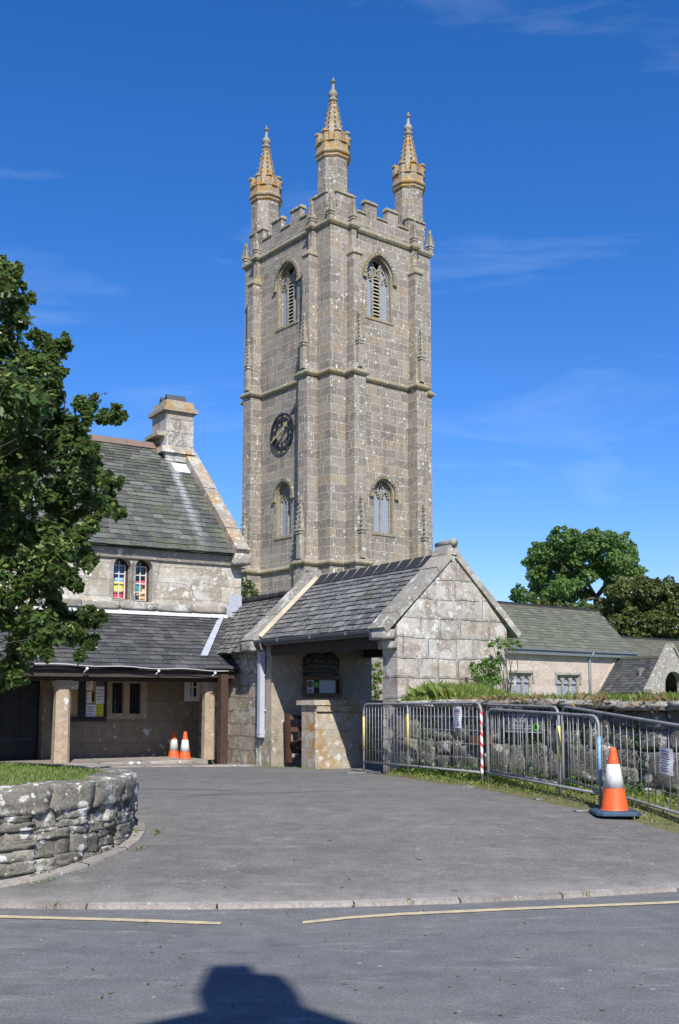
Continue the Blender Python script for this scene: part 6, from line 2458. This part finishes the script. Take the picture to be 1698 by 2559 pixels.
# weeds along the building feet
P = []
for a, b, fr, n in ((-6.6, -4.7, L, 150), (-4.6, -3.4, L, 90), (-3.3, -1.4, L, 0)):
    for k in range(n):
        w = fr.w(gg.uniform(a, b), -.03 - abs(gg.gauss(0, .07)), 0)
        P.append((w.x, w.y, gz(w.x, w.y)))
for k in range(180):
    x = gg.uniform(SX + .1, bx1 + .6)
    if gx < x < bx0 - .1:
        continue
    w = L.w(x, by0 - .03 - abs(gg.gauss(0, .06)), 0)
    P.append((w.x, w.y, gz(w.x, w.y)))
for k in range(160):
    a = gg.choice([-.75, -.2, .05, .1, .12, -.78]) + gg.gauss(0, .03)
    rr_ = PR + .02 + abs(gg.gauss(0, .03)) + gg.choice([0, .2])
    x, y = PC.x + rr_ * math.cos(a), PC.y + rr_ * math.sin(a)
    P.append((x, y, gz(x, y) + .01))
for k in range(140):
    w = H.w(gg.choice([-1.75, -1.9, -3.6, -2.4]) + gg.gauss(0, .15), -1.95 - abs(gg.gauss(0, .1)), 0)
    P.append((w.x, w.y, gz(w.x, w.y)))
for xk in (-2.2, .55, 2.0):
    for k in range(22):
        x = xk + gg.gauss(0, .03)
        P.append((x, kerbY(x) + gg.gauss(0, .05), .02))
P = np.array(P)
tag(poly_cloud('edge_weeds', grass(P, .035, 19, .004, 1.0), 4, M['grass'], g.uniform(.2, 1, len(P)), base=(-1.5, 18, .3)), 'small tufts of weed along walls and kerb joints', 'weeds', kind='stuff')
# fallen leaves and grit on the asphalt
n = 90
P = []
for k in range(n):
    u, v = gg.uniform(150, 1650), gg.uniform(1960, 2550)
    w = gp(u, v, 0)
    if w.y > kerbY(w.x) - .1:
        w = gp(u, v, .2)
        w.z = gz(w.x, w.y)
    P.append((w.x, w.y, w.z + .012))
P = np.array(P)
tag(poly_cloud('fallen_leaves', leaves(P, .035, OVAL, 3.0, None, 31), len(OVAL), M['dry'], g.uniform(0, 1, n) ** 1.5, base=(0, 9, .1)), 'scattered dead leaves on the asphalt', 'fallen leaves', kind='stuff')

# ------------------------------------------------------------------ unseen stand-in house behind the camera, added to cast the road shadow
YW = -1.1


def lift(u, v):
    """Where, in the front plane of the house behind, the caster of a road shadow at this picture point stands."""
    s_ = gp(u, v, 0.0)
    t_ = (s_.y - YW) / LDIR.y
    p = s_ - LDIR * t_
    return (p.x, p.z)


cott = thing('stand_in_cottage', 'unseen stand-in cottage with a gable chimney, added to cast the road shadow', 'house', WORLD, (1.5, -3.5, 0))
st = [lift(u, v) for u, v in ((565, 2540), (556, 2512), (545, 2490), (528, 2455), (518, 2424), (526, 2413), (622, 2410), (632, 2416), (640, 2432), (700, 2436), (718, 2450), (740, 2472), (756, 2500), (768, 2540))]
la, lb, ra, rb = lift(556, 2514), lift(400, 2549), lift(766, 2516), lift(950, 2578)
sl_ = (la[1] - lb[1]) / (la[0] - lb[0])
sr_ = (ra[1] - rb[1]) / (rb[0] - ra[0])
apx = (ra[1] + sr_ * ra[0] - la[1] + sl_ * la[0]) / (sl_ + sr_)
ap = (apx, la[1] + sl_ * (apx - la[0]))
gw_ = 3.6
mb = MB()
mb.prism([(ap[0] - gw_, YW, 0), (ap[0] + gw_, YW, 0), (ap[0] + gw_, YW, ap[1] - sr_ * gw_ - .05), (ap[0], YW, ap[1] - .05), (ap[0] - gw_, YW, ap[1] - sl_ * gw_ - .05)], (0, -7, 0))
mb.build('wall', M['house'], cott)
mb = MB()
for sg_, sv in ((-1, sl_), (1, sr_)):
    a, b = (ap[0], ap[1]), (ap[0] + sg_ * (gw_ + .25), ap[1] - sv * (gw_ + .25))
    mb.hexa([(a[0], YW + .003, a[1] - .1), (b[0], YW + .003, b[1] - .1), (b[0], YW - 7.1, b[1] - .1), (a[0], YW - 7.1, a[1] - .1), (a[0], YW + .003, a[1]), (b[0], YW + .003, b[1]), (b[0], YW - 7.1, b[1]), (a[0], YW - 7.1, a[1])])
mb.build('roof', M['sl_porch'], cott)
mb = MB()
mb.prism([(x, YW + .004, z) for x, z in st], (0, -.5, 0))
mb.build('chimney', M['gable'], cott)  # outline traced back from the road shadow it is added to cast
print('cottage apex', ap, 'slopes', sl_, sr_)

for o in bpy.data.objects:
    if '_b' in o:
        del o['_b']
